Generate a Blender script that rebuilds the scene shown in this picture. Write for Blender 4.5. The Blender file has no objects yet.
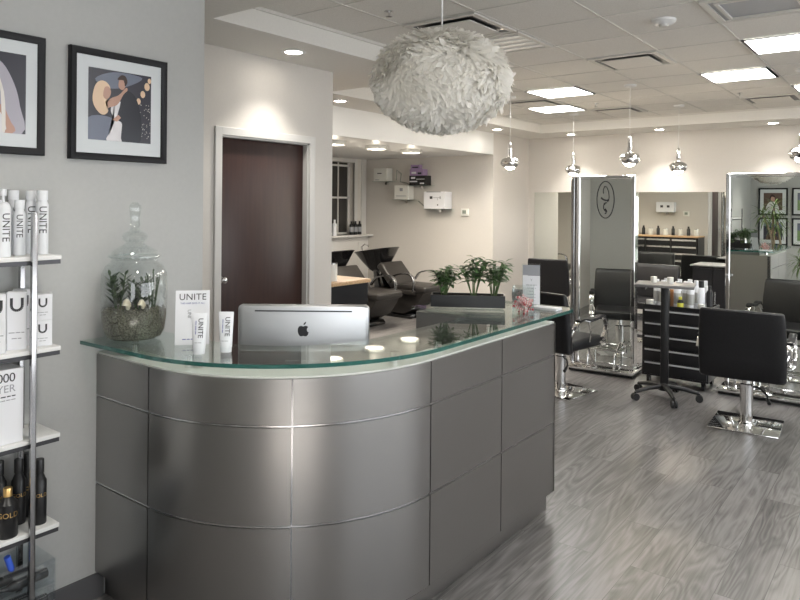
import bpy, bmesh, math, random
from mathutils import Vector, Matrix
R = math.radians
PI = math.pi
random.seed(7)
S = bpy.context.scene
COL = S.collection

# ------------------------------------------------------------------ camera, world, exposure
cam_data = bpy.data.cameras.new('camera')
cam = bpy.data.objects.new('camera', cam_data); COL.objects.link(cam)
cam_data.sensor_width = 36.0
cam_data.lens = 36.0 * 690 / 800
cam_data.shift_y = -(300 - 203) / 800.0
cam_data.clip_start = 0.02
cam.matrix_world = Matrix.Translation((0, 0, 1.65)) @ Matrix.Rotation(R(37.4), 4, 'Z') @ Matrix.Rotation(R(90), 4, 'X') @ Matrix.Rotation(R(0.5), 4, 'Z')
S.camera = cam
w = bpy.data.worlds.new('world'); S.world = w; w.use_nodes = True
w.node_tree.nodes['Background'].inputs[0].default_value = (0.9, 0.95, 1.0, 1)
w.node_tree.nodes['Background'].inputs[1].default_value = 0.4
S.view_settings.view_transform = 'Standard'
S.view_settings.look = 'None'
S.view_settings.gamma = 1.0
S.view_settings.use_curve_mapping = False
S.view_settings.exposure = 1.85
S.cycles.max_bounces = 10
S.cycles.diffuse_bounces = 6
S.cycles.glossy_bounces = 6
S.cycles.transmission_bounces = 8
S.cycles.transparent_max_bounces = 16
S.cycles.caustics_reflective = False
S.cycles.caustics_refractive = False
S.cycles.sample_clamp_indirect = 4.0
PANEL_E = 8.0      # ceiling troffers
SPOT_W = 21.0      # recessed downlights
DISC_E = 1.0
PEND_W = 4.0
SPOTS = []

# ------------------------------------------------------------------ materials
def mat(name, col=(0.8, 0.8, 0.8), rough=0.5, metal=0.0, coat=0.0, spec=0.5, emis=None, es=0.0, trans=0.0, ior=1.45):
    m = bpy.data.materials.new(name); m.use_nodes = True
    b = m.node_tree.nodes['Principled BSDF']
    b.inputs['Base Color'].default_value = (*col, 1)
    b.inputs['Roughness'].default_value = rough
    b.inputs['Metallic'].default_value = metal
    b.inputs['Coat Weight'].default_value = coat
    b.inputs['Specular IOR Level'].default_value = spec
    b.inputs['Transmission Weight'].default_value = trans
    b.inputs['IOR'].default_value = ior
    if emis:
        b.inputs['Emission Color'].default_value = (*emis, 1)
        b.inputs['Emission Strength'].default_value = es
    return m

def noise_mix(m, c1, c2, scale=8.0, stretch=(1, 1, 1), bump=0.0, detail=3.0, lo=0.35, hi=0.65, rough=None):
    nt = m.node_tree; N = nt.nodes; L = nt.links
    b = N['Principled BSDF']
    tc = N.new('ShaderNodeTexCoord'); mp = N.new('ShaderNodeMapping'); mp.inputs['Scale'].default_value = stretch
    nz = N.new('ShaderNodeTexNoise'); nz.inputs['Scale'].default_value = scale; nz.inputs['Detail'].default_value = detail
    cr = N.new('ShaderNodeValToRGB')
    cr.color_ramp.elements[0].position = lo; cr.color_ramp.elements[0].color = (*c1, 1)
    cr.color_ramp.elements[1].position = hi; cr.color_ramp.elements[1].color = (*c2, 1)
    L.new(tc.outputs['Object'], mp.inputs['Vector']); L.new(mp.outputs['Vector'], nz.inputs['Vector'])
    L.new(nz.outputs['Fac'], cr.inputs['Fac']); L.new(cr.outputs['Color'], b.inputs['Base Color'])
    if bump:
        bp = N.new('ShaderNodeBump'); bp.inputs['Strength'].default_value = bump; bp.inputs['Distance'].default_value = 0.003
        L.new(nz.outputs['Fac'], bp.inputs['Height']); L.new(bp.outputs['Normal'], b.inputs['Normal'])
    return m

def thin_glass(name, tint=(0.97, 0.99, 0.98), ior=1.45, gl=1.0):
    m = bpy.data.materials.new(name); m.use_nodes = True
    nt = m.node_tree; N = nt.nodes; L = nt.links
    N.remove(N['Principled BSDF'])
    out = N['Material Output']
    t = N.new('ShaderNodeBsdfTransparent'); t.inputs[0].default_value = (*tint, 1)
    g = N.new('ShaderNodeBsdfGlossy'); g.inputs['Roughness'].default_value = 0.01
    g.inputs[0].default_value = (gl, gl, gl, 1)
    f = N.new('ShaderNodeFresnel'); f.inputs['IOR'].default_value = ior
    mx = N.new('ShaderNodeMixShader')
    ge = N.new('ShaderNodeNewGeometry'); mr = N.new('ShaderNodeMapRange')   # same reflectance from both sides of the sheet
    mr.inputs[3].default_value = ior; mr.inputs[4].default_value = 1.0 / ior
    L.new(ge.outputs['Backfacing'], mr.inputs[0]); L.new(mr.outputs[0], f.inputs['IOR'])
    L.new(f.outputs[0], mx.inputs[0]); L.new(t.outputs[0], mx.inputs[1]); L.new(g.outputs[0], mx.inputs[2])
    L.new(mx.outputs[0], out.inputs['Surface'])
    return m

M = {}
M['wall'] = noise_mix(mat('wall_paint', rough=0.75), (0.455, 0.46, 0.452), (0.467, 0.472, 0.464), 60, bump=0.02)
M['wallw'] = noise_mix(mat('wall_paint_warm', rough=0.75), (0.60, 0.573, 0.537), (0.612, 0.585, 0.549), 60, bump=0.02)
M['white'] = mat('white_paint', (0.76, 0.76, 0.75), 0.45)
M['soffit'] = noise_mix(mat('soffit_paint', rough=0.8), (0.70, 0.685, 0.65), (0.72, 0.705, 0.67), 60)
M['tile'] = noise_mix(mat('ceiling_tile', rough=0.9), (0.68, 0.66, 0.62), (0.78, 0.76, 0.72), 220, bump=0.3, detail=2)
M['grid'] = mat('grid_white', (0.60, 0.585, 0.55), 0.6)
M['retgrey'] = mat('return_grille_grey', (0.36, 0.37, 0.39), 0.6)
M['base'] = mat('baseboard_grey', (0.10, 0.10, 0.105), 0.4)
M['trimw'] = mat('trim_white', (0.62, 0.61, 0.59), 0.35)
M['chrome'] = mat('chrome', (0.86, 0.86, 0.86), 0.06, 1.0)
M['chromed'] = mat('dark_chrome', (0.35, 0.35, 0.36), 0.15, 1.0)
M['handlem'] = mat('satin_handle', (0.62, 0.62, 0.63), 0.45, 0.35)
M['raildark'] = mat('dark_rail', (0.06, 0.06, 0.065), 0.35, 0.6)
M['postm'] = mat('post_chrome', (0.42, 0.42, 0.43), 0.2, 1.0)
M['mirror'] = mat('mirror', (0.84, 0.87, 0.83), 0.0, 1.0)
M['black'] = mat('black_plastic', (0.012, 0.012, 0.013), 0.35)
M['leather'] = noise_mix(mat('black_leather', rough=0.42, spec=.4), (0.008, 0.008, 0.009), (0.012, 0.012, 0.014), 120, bump=0.15)
M['leatherg'] = noise_mix(mat('charcoal_leather', rough=0.38), (0.020, 0.018, 0.017), (0.03, 0.027, 0.025), 120, bump=0.15)
M['gloss'] = mat('black_gloss', (0.008, 0.008, 0.009), 0.08, coat=0.5)
M['cart'] = mat('black_cart', (0.012, 0.012, 0.014), 0.3)
M['alu'] = mat('brushed_aluminium', (0.62, 0.63, 0.65), 0.36, 0.9)
M['silver'] = mat('silver_strip', (0.75, 0.75, 0.76), 0.2, 1.0)
M['glass'] = thin_glass('clear_glass', (0.93, 0.95, 0.945), 1.75)
M['glasst'] = thin_glass('table_glass', (0.90, 0.955, 0.935), 1.5)
M['glassedge'] = mat('glass_edge', (0.02, 0.125, 0.105), 0.08, coat=0.6, trans=0.35)
M['acrylic'] = thin_glass('acrylic', (0.93, 0.95, 0.96), 1.4)
M['wood'] = noise_mix(mat('light_wood', rough=0.4), (0.45, 0.28, 0.15), (0.62, 0.43, 0.26), 5, (1.5, 14, 14), detail=5)
M['plast'] = mat('white_plastic', (0.75, 0.77, 0.80), 0.3)
M['card'] = mat('white_card', (0.74, 0.75, 0.78), 0.55)
M['ink'] = mat('dark_ink', (0.03, 0.03, 0.035), 0.5)
M['inkg'] = mat('grey_ink', (0.30, 0.31, 0.33), 0.5)
M['inkb'] = mat('blue_ink', (0.12, 0.13, 0.35), 0.5)
M['gold'] = mat('gold', (0.75, 0.5, 0.2), 0.3, 0.9)
M['soil'] = noise_mix(mat('moss_gravel', rough=0.95), (0.05, 0.045, 0.035), (0.22, 0.22, 0.17), 150, bump=1.0)
M['dirt'] = noise_mix(mat('potting_soil', rough=0.95), (0.02, 0.015, 0.01), (0.06, 0.045, 0.03), 90, bump=1.0)
M['leaf'] = noise_mix(mat('leaf_green', rough=0.35), (0.05, 0.12, 0.04), (0.17, 0.28, 0.12), 40)
M['leafd'] = noise_mix(mat('leaf_dark', rough=0.5), (0.03, 0.055, 0.03), (0.075, 0.12, 0.06), 40)
M['leafy'] = noise_mix(mat('leaf_yellow_green', rough=0.45), (0.06, 0.11, 0.03), (0.16, 0.24, 0.07), 20)
M['stem'] = mat('stem_green', (0.07, 0.12, 0.04), 0.5)
M['bark'] = noise_mix(mat('cane_bark', rough=0.85), (0.22, 0.17, 0.11), (0.38, 0.31, 0.22), 40, (1, 1, 4), bump=0.5)
M['shell'] = noise_mix(mat('shell', rough=0.4), (0.62, 0.55, 0.40), (0.78, 0.73, 0.60), 30)
M['shelld'] = mat('shell_dark', (0.18, 0.15, 0.12), 0.6)
M['red'] = mat('candy_red', (0.65, 0.05, 0.07), 0.3)
M['candy'] = mat('candy_white', (0.8, 0.7, 0.68), 0.3)
M['purple'] = mat('purple_box', (0.35, 0.25, 0.42), 0.45)
M['blue'] = mat('blue_plastic', (0.05, 0.12, 0.6), 0.35)
M['yel'] = mat('yellow_label', (0.65, 0.62, 0.08), 0.5)
M['amber'] = mat('amber_bottle', (0.35, 0.16, 0.06), 0.3)
M['night'] = mat('window_dark_glass', (0.05, 0.048, 0.045), 0.12)
M['lcd'] = mat('lcd_grey', (0.22, 0.26, 0.22), 0.3)
M['lam'] = mat('grey_laminate', (0.17, 0.168, 0.165), 0.4)
M['lightlam'] = mat('light_laminate', (0.42, 0.42, 0.41), 0.4)
M['off'] = mat('off_white', (0.72, 0.72, 0.68), 0.4)
M['bristle'] = mat('bristle_white', (0.6, 0.6, 0.6), 0.5)
M['mat_board'] = mat('mat_board', (0.66, 0.69, 0.71), 0.6)
M['frame'] = mat('frame_black', (0.010, 0.010, 0.012), 0.45, spec=.3)
M['lit'] = mat('light_diffuser', (0.9, 0.9, 0.9), 0.5, emis=(1.0, 0.985, 0.95), es=PANEL_E)
M['litd'] = mat('downlight_lens', (0.9, 0.9, 0.9), 0.5, emis=(1.0, 0.93, 0.82), es=14.0)
M['litr'] = mat('disc_lens', (0.9, 0.9, 0.9), 0.5, emis=(1.0, 0.90, 0.74), es=DISC_E)
M['bulb'] = mat('bulb_glow', (0.9, 0.9, 0.9), 0.5, emis=(1.0, 0.88, 0.68), es=20.0)
M['fillpane'] = mat('fill_light_pane', (0.9, 0.9, 0.9), 0.2, emis=(0.92, 0.96, 1.0), es=1.15)  # pane of the added windows, glows as fill light

def steel_mat():
    m = mat('brushed_steel', (0.36, 0.352, 0.344), 0.32, 1.0)
    nt = m.node_tree; N = nt.nodes; L = nt.links; b = N['Principled BSDF']
    tc = N.new('ShaderNodeTexCoord'); mp = N.new('ShaderNodeMapping'); mp.inputs['Scale'].default_value = (6, 6, 900)
    nz = N.new('ShaderNodeTexNoise'); nz.inputs['Scale'].default_value = 1.0; nz.inputs['Detail'].default_value = 2
    mr = N.new('ShaderNodeMapRange'); mr.inputs[3].default_value = 0.27; mr.inputs[4].default_value = 0.37
    L.new(tc.outputs['Object'], mp.inputs[0]); L.new(mp.outputs[0], nz.inputs['Vector']); L.new(nz.outputs['Fac'], mr.inputs[0])
    L.new(mr.outputs[0], b.inputs['Roughness'])
    return m
M['steel'] = steel_mat()

def door_mat():
    m = mat('dark_cherry_wood', (0.05, 0.02, 0.015), 0.35)
    return noise_mix(m, (0.030, 0.012, 0.010), (0.040, 0.017, 0.013), 4, (10, 10, 0.8), detail=5)
M['door'] = door_mat()

def floor_mat():
    m = bpy.data.materials.new('grey_wood_planks'); m.use_nodes = True
    nt = m.node_tree; N = nt.nodes; L = nt.links; b = N['Principled BSDF']
    def nd(t, **k):
        n = N.new(t)
        for a, v in k.items(): setattr(n, a, v)
        return n
    tc = nd('ShaderNodeTexCoord'); sp = nd('ShaderNodeSeparateXYZ'); L.new(tc.outputs['Object'], sp.inputs[0])
    cb = nd('ShaderNodeCombineXYZ'); L.new(sp.outputs['Y'], cb.inputs['X']); L.new(sp.outputs['X'], cb.inputs['Y'])
    br = nd('ShaderNodeTexBrick'); br.offset = 0.37; br.offset_frequency = 2
    br.inputs['Scale'].default_value = 1.0; br.inputs['Brick Width'].default_value = 1.2; br.inputs['Row Height'].default_value = 0.178
    br.inputs['Mortar Size'].default_value = 0.0012; br.inputs['Mortar Smooth'].default_value = 0.1
    br.inputs['Color1'].default_value = (0, 0, 0, 1); br.inputs['Color2'].default_value = (1, 1, 1, 1); br.inputs['Mortar'].default_value = (0.5, 0.5, 0.5, 1)
    L.new(cb.outputs[0], br.inputs['Vector'])
    # per-plank offset so the grain breaks at plank ends
    ml = nd('ShaderNodeMath', operation='MULTIPLY'); ml.inputs[1].default_value = 37.0
    L.new(br.outputs['Color'], ml.inputs[0])
    cb2 = nd('ShaderNodeCombineXYZ'); L.new(ml.outputs[0], cb2.inputs['Z']); L.new(ml.outputs[0], cb2.inputs['X'])
    mp = nd('ShaderNodeMapping'); mp.inputs['Scale'].default_value = (0.85, 6.5, 1)
    L.new(cb.outputs[0], mp.inputs[0])
    va = nd('ShaderNodeVectorMath', operation='ADD'); L.new(mp.outputs[0], va.inputs[0]); L.new(cb2.outputs[0], va.inputs[1])
    n1 = nd('ShaderNodeTexNoise'); n1.inputs['Scale'].default_value = 1.0; n1.inputs['Detail'].default_value = 2.0; n1.inputs['Distortion'].default_value = 0.6
    L.new(va.outputs[0], n1.inputs['Vector'])
    # contour lines of the noise = cathedral grain
    mm = nd('ShaderNodeMath', operation='MULTIPLY'); mm.inputs[1].default_value = 11.0; L.new(n1.outputs['Fac'], mm.inputs[0])
    fr = nd('ShaderNodeMath', operation='PINGPONG'); fr.inputs[1].default_value = 0.5; L.new(mm.outputs[0], fr.inputs[0])
    n2 = nd('ShaderNodeTexNoise'); n2.inputs['Scale'].default_value = 1.0; n2.inputs['Detail'].default_value = 5.0
    mp2 = nd('ShaderNodeMapping'); mp2.inputs['Scale'].default_value = (3.5, 90, 1); L.new(cb.outputs[0], mp2.inputs[0])
    va2 = nd('ShaderNodeVectorMath', operation='ADD'); L.new(mp2.outputs[0], va2.inputs[0]); L.new(cb2.outputs[0], va2.inputs[1])
    L.new(va2.outputs[0], n2.inputs['Vector'])
    n3 = nd('ShaderNodeTexNoise'); n3.inputs['Scale'].default_value = 1.0; n3.inputs['Detail'].default_value = 3.0
    mp3 = nd('ShaderNodeMapping'); mp3.inputs['Scale'].default_value = (1.2, 7, 1); L.new(cb.outputs[0], mp3.inputs[0])
    va3 = nd('ShaderNodeVectorMath', operation='ADD'); L.new(mp3.outputs[0], va3.inputs[0]); L.new(cb2.outputs[0], va3.inputs[1])
    L.new(va3.outputs[0], n3.inputs['Vector'])
    # combine
    a1 = nd('ShaderNodeMath', operation='MULTIPLY'); a1.inputs[1].default_value = 0.46; L.new(fr.outputs[0], a1.inputs[0])
    a2 = nd('ShaderNodeMath', operation='MULTIPLY_ADD'); a2.inputs[1].default_value = 0.62; L.new(n2.outputs['Fac'], a2.inputs[0]); L.new(a1.outputs[0], a2.inputs[2])
    a3 = nd('ShaderNodeMath', operation='MULTIPLY_ADD'); a3.inputs[1].default_value = 0.55; L.new(n3.outputs['Fac'], a3.inputs[0]); L.new(a2.outputs[0], a3.inputs[2])
    a4 = nd('ShaderNodeMath', operation='MULTIPLY_ADD'); a4.inputs[1].default_value = 0.22; L.new(br.outputs['Color'], a4.inputs[0]); L.new(a3.outputs[0], a4.inputs[2])
    cr = nd('ShaderNodeValToRGB'); e = cr.color_ramp.elements
    e[0].position = 0.42; e[0].color = (0.032, 0.030, 0.030, 1)
    e[1].position = 1.06; e[1].color = (0.225, 0.216, 0.214, 1)
    k = cr.color_ramp.elements.new(0.68); k.color = (0.112, 0.107, 0.105, 1)
    L.new(a4.outputs[0], cr.inputs['Fac'])
    mx = nd('ShaderNodeMixRGB'); mx.inputs['Color2'].default_value = (0.05, 0.05, 0.05, 1)
    L.new(br.outputs['Fac'], mx.inputs['Fac']); L.new(cr.outputs['Color'], mx.inputs['Color1'])
    L.new(mx.outputs[0], b.inputs['Base Color'])
    b.inputs['Roughness'].default_value = 0.34
    bp = nd('ShaderNodeBump'); bp.inputs['Strength'].default_value = 0.12; bp.inputs['Distance'].default_value = 0.002
    L.new(n2.outputs['Fac'], bp.inputs['Height']); L.new(bp.outputs['Normal'], b.inputs['Normal'])
    return m
M['floor'] = floor_mat()

def feather_mat():
    m = bpy.data.materials.new('feathers'); m.use_nodes = True
    nt = m.node_tree; N = nt.nodes; L = nt.links; b = N['Principled BSDF']
    b.inputs['Base Color'].default_value = (0.96, 0.945, 0.91, 1); b.inputs['Roughness'].default_value = 0.9
    b.inputs['Specular IOR Level'].default_value = 0.1
    t = N.new('ShaderNodeBsdfTranslucent'); t.inputs[0].default_value = (0.96, 0.94, 0.89, 1)
    mx = N.new('ShaderNodeMixShader'); mx.inputs[0].default_value = 0.5
    L.new(b.outputs[0], mx.inputs[1]); L.new(t.outputs[0], mx.inputs[2]); L.new(mx.outputs[0], N['Material Output'].inputs['Surface'])
    return m
M['feather'] = feather_mat()

def paper_mat():
    m = bpy.data.materials.new('paper_core'); m.use_nodes = True; nt = m.node_tree; N = nt.nodes
    t = N.new('ShaderNodeBsdfTranslucent'); t.inputs[0].default_value = (.85, .83, .76, 1); d = N.new('ShaderNodeBsdfDiffuse'); d.inputs[0].default_value = (.8, .8, .76, 1)
    mx = N.new('ShaderNodeMixShader'); mx.inputs[0].default_value = .3; nt.links.new(d.outputs[0], mx.inputs[1]); nt.links.new(t.outputs[0], mx.inputs[2]); nt.links.new(mx.outputs[0], N['Material Output'].inputs['Surface'])
    return m
M['corep'] = paper_mat()
# ------------------------------------------------------------------ mesh builder
class MB:
    def __init__(s, o=(0, 0, 0)):
        s.bm = bmesh.new(); s.o = Vector(o)
    def _mi(s, n0, mi):
        if mi:
            s.bm.faces.ensure_lookup_table()
            for f in s.bm.faces[n0:]: f.material_index = mi
    def box(s, lo, hi, bevel=0.0, mi=0, mtx=None, seg=2):
        lo = Vector(lo); hi = Vector(hi)
        r = bmesh.ops.create_cube(s.bm, size=1.0)
        vs = r['verts']; c = (lo + hi) / 2; d = hi - lo
        for v in vs: v.co = Vector((v.co.x * d.x, v.co.y * d.y, v.co.z * d.z)) + c
        if mi:
            for f in {f for v in vs for f in v.link_faces}: f.material_index = mi
        if bevel:
            es = list({e for v in vs for e in v.link_edges})
            rr = bmesh.ops.bevel(s.bm, geom=es, offset=bevel, segments=seg, affect='EDGES', profile=0.5)
            vs = list({v for f in rr['faces'] for v in f.verts})
            if mi:
                for f in {f for v in vs for f in v.link_faces}: f.material_index = mi
        if mtx is not None:
            for v in vs: v.co = mtx @ v.co
        return vs
    def ring(s, pts, close=True):
        return [s.bm.verts.new(p) for p in pts]
    def loft(s, rings, cap=True, closed=True, mi=0, loop=False):
        vr = [s.ring(r) for r in rings]; n = len(vr[0]); fs = []
        m = len(vr)
        for i in range(m if loop else m - 1):
            a, b = vr[i], vr[(i + 1) % m]
            for j in range(n if closed else n - 1):
                k = (j + 1) % n
                try: fs.append(s.bm.faces.new((a[j], a[k], b[k], b[j])))
                except ValueError: pass
        if cap and closed and not loop:
            for r_ in (vr[0][::-1], vr[-1]):
                try: fs.append(s.bm.faces.new(r_))
                except ValueError: pass
        for f in fs: f.material_index = mi
        return vr
    def tube(s, pts, r, seg=10, mi=0, loop=False, cap=True, flat=None):
        P = [Vector(p) for p in pts]; rings = []
        n = len(P); up = Vector((0, 0, 1)); prev = None
        for i, p in enumerate(P):
            if loop: t = (P[(i + 1) % n] - P[i - 1])
            else: t = (P[min(i + 1, n - 1)] - P[max(i - 1, 0)])
            t = t.normalized() if t.length > 1e-9 else Vector((0, 0, 1))
            if prev is None:
                a = up if abs(t.dot(up)) < 0.95 else Vector((1, 0, 0))
                u = t.cross(a).normalized()
            else:
                u = (prev - t * prev.dot(t))
                u = u.normalized() if u.length > 1e-6 else t.orthogonal().normalized()
            prev = u; v = t.cross(u)
            rr = r[i] if isinstance(r, (list, tuple)) else r
            fa, fb = (rr, rr) if flat is None else flat
            if flat is not None and len(flat) == 2:
                rings.append([p + u * a_ * fa + v * b_ * fb for a_, b_ in ((1, .6), (.8, 1), (-.8, 1), (-1, .6), (-1, -.6), (-.8, -1), (.8, -1), (1, -.6))])
            else:
                rings.append([p + (u * math.cos(2 * PI * k / seg) + v * math.sin(2 * PI * k / seg)) * rr for k in range(seg)])
        s.loft(rings, cap=cap, mi=mi, loop=loop)
    def cyl(s, p0, p1, r0, r1=None, seg=20, mi=0):
        s.tube([p0, p1], [r0, r0 if r1 is None else r1], seg, mi)
    def lathe(s, prof, c=(0, 0, 0), seg=32, mi=0, sx=1.0, sy=1.0, cap=True, mtx=None):
        c = Vector(c); rings = []
        for r, z in prof:
            r = max(r, 1e-4)
            q = [Vector((r * sx * math.cos(2 * PI * k / seg), r * sy * math.sin(2 * PI * k / seg), z)) for k in range(seg)]
            if mtx is not None: q = [mtx @ v for v in q]
            rings.append([v + c for v in q])
        s.loft(rings, cap=cap, mi=mi)
    def prism(s, poly, z0, z1, mi=0, mis=None, axis='z'):
        def f(p, z):
            if axis == 'z': return (p[0], p[1], z)
            if axis == 'x': return (z, p[0], p[1])
            return (p[0], z, p[1])
        a = [s.bm.verts.new(f(p, z0)) for p in poly]; b = [s.bm.verts.new(f(p, z1)) for p in poly]
        n = len(poly); fs = []
        for fc in (a[::-1], b): 
            g = s.bm.faces.new(fc); g.material_index = mi
        for i in range(n):
            g = s.bm.faces.new((a[i], a[(i + 1) % n], b[(i + 1) % n], b[i])); g.material_index = mi if mis is None else mis
    def quad(s, *p, mi=0):
        f = s.bm.faces.new([s.bm.verts.new(q) for q in p]); f.material_index = mi
        return f
    def add_mesh(s, me, mtx, mi=0):
        n0 = len(s.bm.verts); f0 = len(s.bm.faces)
        s.bm.from_mesh(me); s.bm.verts.ensure_lookup_table(); s.bm.faces.ensure_lookup_table()
        for v in s.bm.verts[n0:]: v.co = mtx(v.co) if callable(mtx) else mtx @ v.co
        for f in s.bm.faces[f0:]: f.material_index = mi
    def build(s, name, mats, parent=None, smooth=True, loc=None, recalc=True, label=None):
        if recalc: bmesh.ops.recalc_face_normals(s.bm, faces=list(s.bm.faces))
        for v in s.bm.verts: v.co -= s.o
        if smooth:
            for e in s.bm.edges:
                if len(e.link_faces) == 2 and e.calc_face_angle(0) > R(38): e.smooth = False
        me = bpy.data.meshes.new(name); s.bm.to_mesh(me); s.bm.free()
        if smooth: me.polygons.foreach_set('use_smooth', [True] * len(me.polygons))
        for m in (mats if isinstance(mats, (list, tuple)) else [mats]):
            me.materials.append(M[m] if isinstance(m, str) else m)
        o = bpy.data.objects.new(name, me); COL.objects.link(o)
        if parent is not None: o.parent = parent
        else: o.location = loc if loc is not None else s.o
        if label: o['label'] = label
        return o

def thing(name, label, cat, loc=(0, 0, 0), rz=0.0, group=None):
    o = bpy.data.objects.new(name, None); COL.objects.link(o)
    o.empty_display_size = 0.1
    o.location = loc; o.rotation_euler = (0, 0, rz)
    return tag(o, label, cat, group)
def tag(o, label, cat, group=None):
    o['label'] = label; o['category'] = cat
    if group: o['group'] = group
    return o
def struct(name, mb, m, smooth=False):
    o = mb.build(name, m, smooth=smooth); o['kind'] = 'structure'; return o
def dup(root, loc, rz=0.0, label=None, group=None):
    def cp(o, parent):
        c = o.copy(); COL.objects.link(c)
        if parent is not None: c.parent = parent
        for ch in list(o.children): cp(ch, c)
        return c
    r = cp(root, None); r.location = loc; r.rotation_euler = (0, 0, rz)
    if label: r['label'] = label
    if group: r['group'] = group
    return r

_txt = {}
def text_mesh(t, size, ext=0.0003, spacing=1.0, shear=0.0, al='CENTER'):
    key = (t, size, ext, spacing, shear, al)
    if key in _txt: return _txt[key]
    cu = bpy.data.curves.new('t', 'FONT'); cu.body = t; cu.size = size; cu.extrude = ext; cu.align_x = al; cu.align_y = 'CENTER'
    cu.space_character = spacing; cu.shear = shear; cu.resolution_u = 3
    ob = bpy.data.objects.new('t', cu); COL.objects.link(ob)
    me = bpy.data.meshes.new_from_object(ob.evaluated_get(bpy.context.evaluated_depsgraph_get()))
    bpy.data.objects.remove(ob); bpy.data.curves.remove(cu)
    _txt[key] = me
    return me
def basis(org, x, y):
    x = Vector(x).normalized(); y = Vector(y).normalized(); z = x.cross(y)
    m = Matrix((x, y, z)).transposed().to_4x4(); m.translation = Vector(org); return m
def flat_text(mb, t, size, org, x, y, mi=0, **k):
    mb.add_mesh(text_mesh(t, size, **k), basis(org, x, y), mi)
def fine_print(mb, wd, size, org, x, y, mi=0, al='CENTER'):
    # print too small to read in the photo: a row of short strips
    x = Vector(x).normalized(); y = Vector(y).normalized(); o = Vector(org) + (-x * wd / 2 if al == 'CENTER' else -x * wd)
    rr = random.Random(int(wd * 10000)); p = 0.0
    while p < wd - size * .3:
        q = min(wd, p + size * rr.uniform(1.2, 3.0)); h = y * size * .22
        mb.quad(o + x * p - h, o + x * q - h, o + x * q + h, o + x * p + h, mi=mi); p = q + size * .4
def wrap_text(mb, t, size, r, ang, zc, vertical=True, cx=0, cy=0, mi=0, **k):
    tb = bmesh.new(); tb.from_mesh(text_mesh(t, size, **k))      # cut into narrow strips so the letters follow the curve
    ax = Vector((0, 1, 0)) if vertical else Vector((1, 0, 0)); lim = max(abs(v.co.dot(ax)) for v in tb.verts); q = -lim + .0025
    while q < lim:
        bmesh.ops.bisect_plane(tb, geom=list(tb.verts) + list(tb.edges) + list(tb.faces), plane_co=ax * q, plane_no=ax); q += .0025
    me = bpy.data.meshes.new('t'); tb.to_mesh(me); tb.free()
    def f(co):
        if vertical: z = zc - co.x; lat = co.y
        else: z = zc + co.y; lat = co.x
        a = ang + lat / r; rr = r + co.z + 0.0007
        return Vector((cx + rr * math.cos(a), cy + rr * math.sin(a), z))
    mb.add_mesh(me, f, mi)

# ------------------------------------------------------------------ room shell
HC = 2.82; HS = 2.68; HA = 2.366
XL = -2.74; XD = -3.75; XB = -5.03; XW = -7.45; YF = 9.94; YA = 8.81; YR = -1.5; XR = 3.5
b = MB(); b.box((-7.6, YR - .1, -0.1), (XR + .1, YF + .1, 0)); struct('floor', b, 'floor')
def wall(name, lo, hi, m='wall'):
    b = MB(); b.box(lo, hi); return struct(name, b, m)
T = 2.95
wall('wall_left', (XL - .12, YR, 0), (XL, 2.04, T))
wall('wall_return', (XD, 1.92, 0), (XL - .12, 2.04, T))
# door wall with a real opening
DY0, DY1, DZ = 2.925, 3.76, 2.10
b = MB(); b.box((XD - .13, 2.04, 0), (XD, DY0, T)); b.box((XD - .13, DY1, 0), (XD, 4.017, T)); b.box((XD - .13, DY0, DZ), (XD, DY1, T))
struct('wall_door_side', b, 'wallw')
wall('wall_partition', (XW, 3.89, 0), (XD - .13, 4.017, T), 'wallw')
b = MB()
WY0, WY1, WZ0, WZ1 = 7.45, 8.50, 1.13, 2.30
b.box((XW - .25, 3.9, 0), (XW, WY0, T)); b.box((XW - .25, WY1, 0), (XW, YA + .1, T)); b.box((XW - .25, WY0, 0), (XW, WY1, WZ0)); b.box((XW - .25, WY0, WZ1), (XW, WY1, T))
struct('wall_alcove_left', b, 'wallw')
wall('wall_alcove_back', (XW, YA, 0), (XB - .1, YA + .1, T), 'wallw')
wall('wall_alcove_side', (XB - .1, YA, 0), (XB, YF, T), 'wallw')
wall('wall_back', (XB - .1, YF, 0), (XR + .1, YF + .1, T), 'wallw')
b = MB(); b.box((XR, YR, 0), (XR + .1, .5, T)); b.box((XR, 6.5, 0), (XR + .1, YF, T)); b.box((XR, .5, 0), (XR + .1, 6.5, .45)); b.box((XR, .5, 2.4), (XR + .1, 6.5, T)); struct('wall_right', b, 'wallw')
o = bpy.data.objects.new('fill_window_right', None); COL.objects.link(o); o['kind'] = 'structure'  # unseen shop window, added so its glowing pane fills the room
fr = MB()
for y in (.5, 2.47, 4.47, 6.45): fr.box((XR - .01, y, .45), (XR + .08, y + .05, 2.4))
fr.box((XR - .01, .55, .45), (XR + .08, 6.45, .5)); fr.box((XR - .01, .55, 2.35), (XR + .08, 6.45, 2.4)); fr.build('window_frame', 'trimw', o, smooth=False)
p = MB(); p.box((XR + .04, .55, .5), (XR + .05, 6.45, 2.35)); p.build('pane', 'fillpane', o, smooth=False)
# wall behind the camera, with an opening for the added fill window
FX0, FX1, FZ0, FZ1 = 0.60, 3.00, 0.45, 2.40
b = MB(); b.box((XL - .12, YR - .12, 0), (FX0, YR, T)); b.box((FX1, YR - .12, 0), (XR, YR, T)); b.box((FX0, YR - .12, 0), (FX1, YR, FZ0)); b.box((FX0, YR - .12, FZ1), (FX1, YR, T))
struct('wall_front', b, 'wall')

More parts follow.
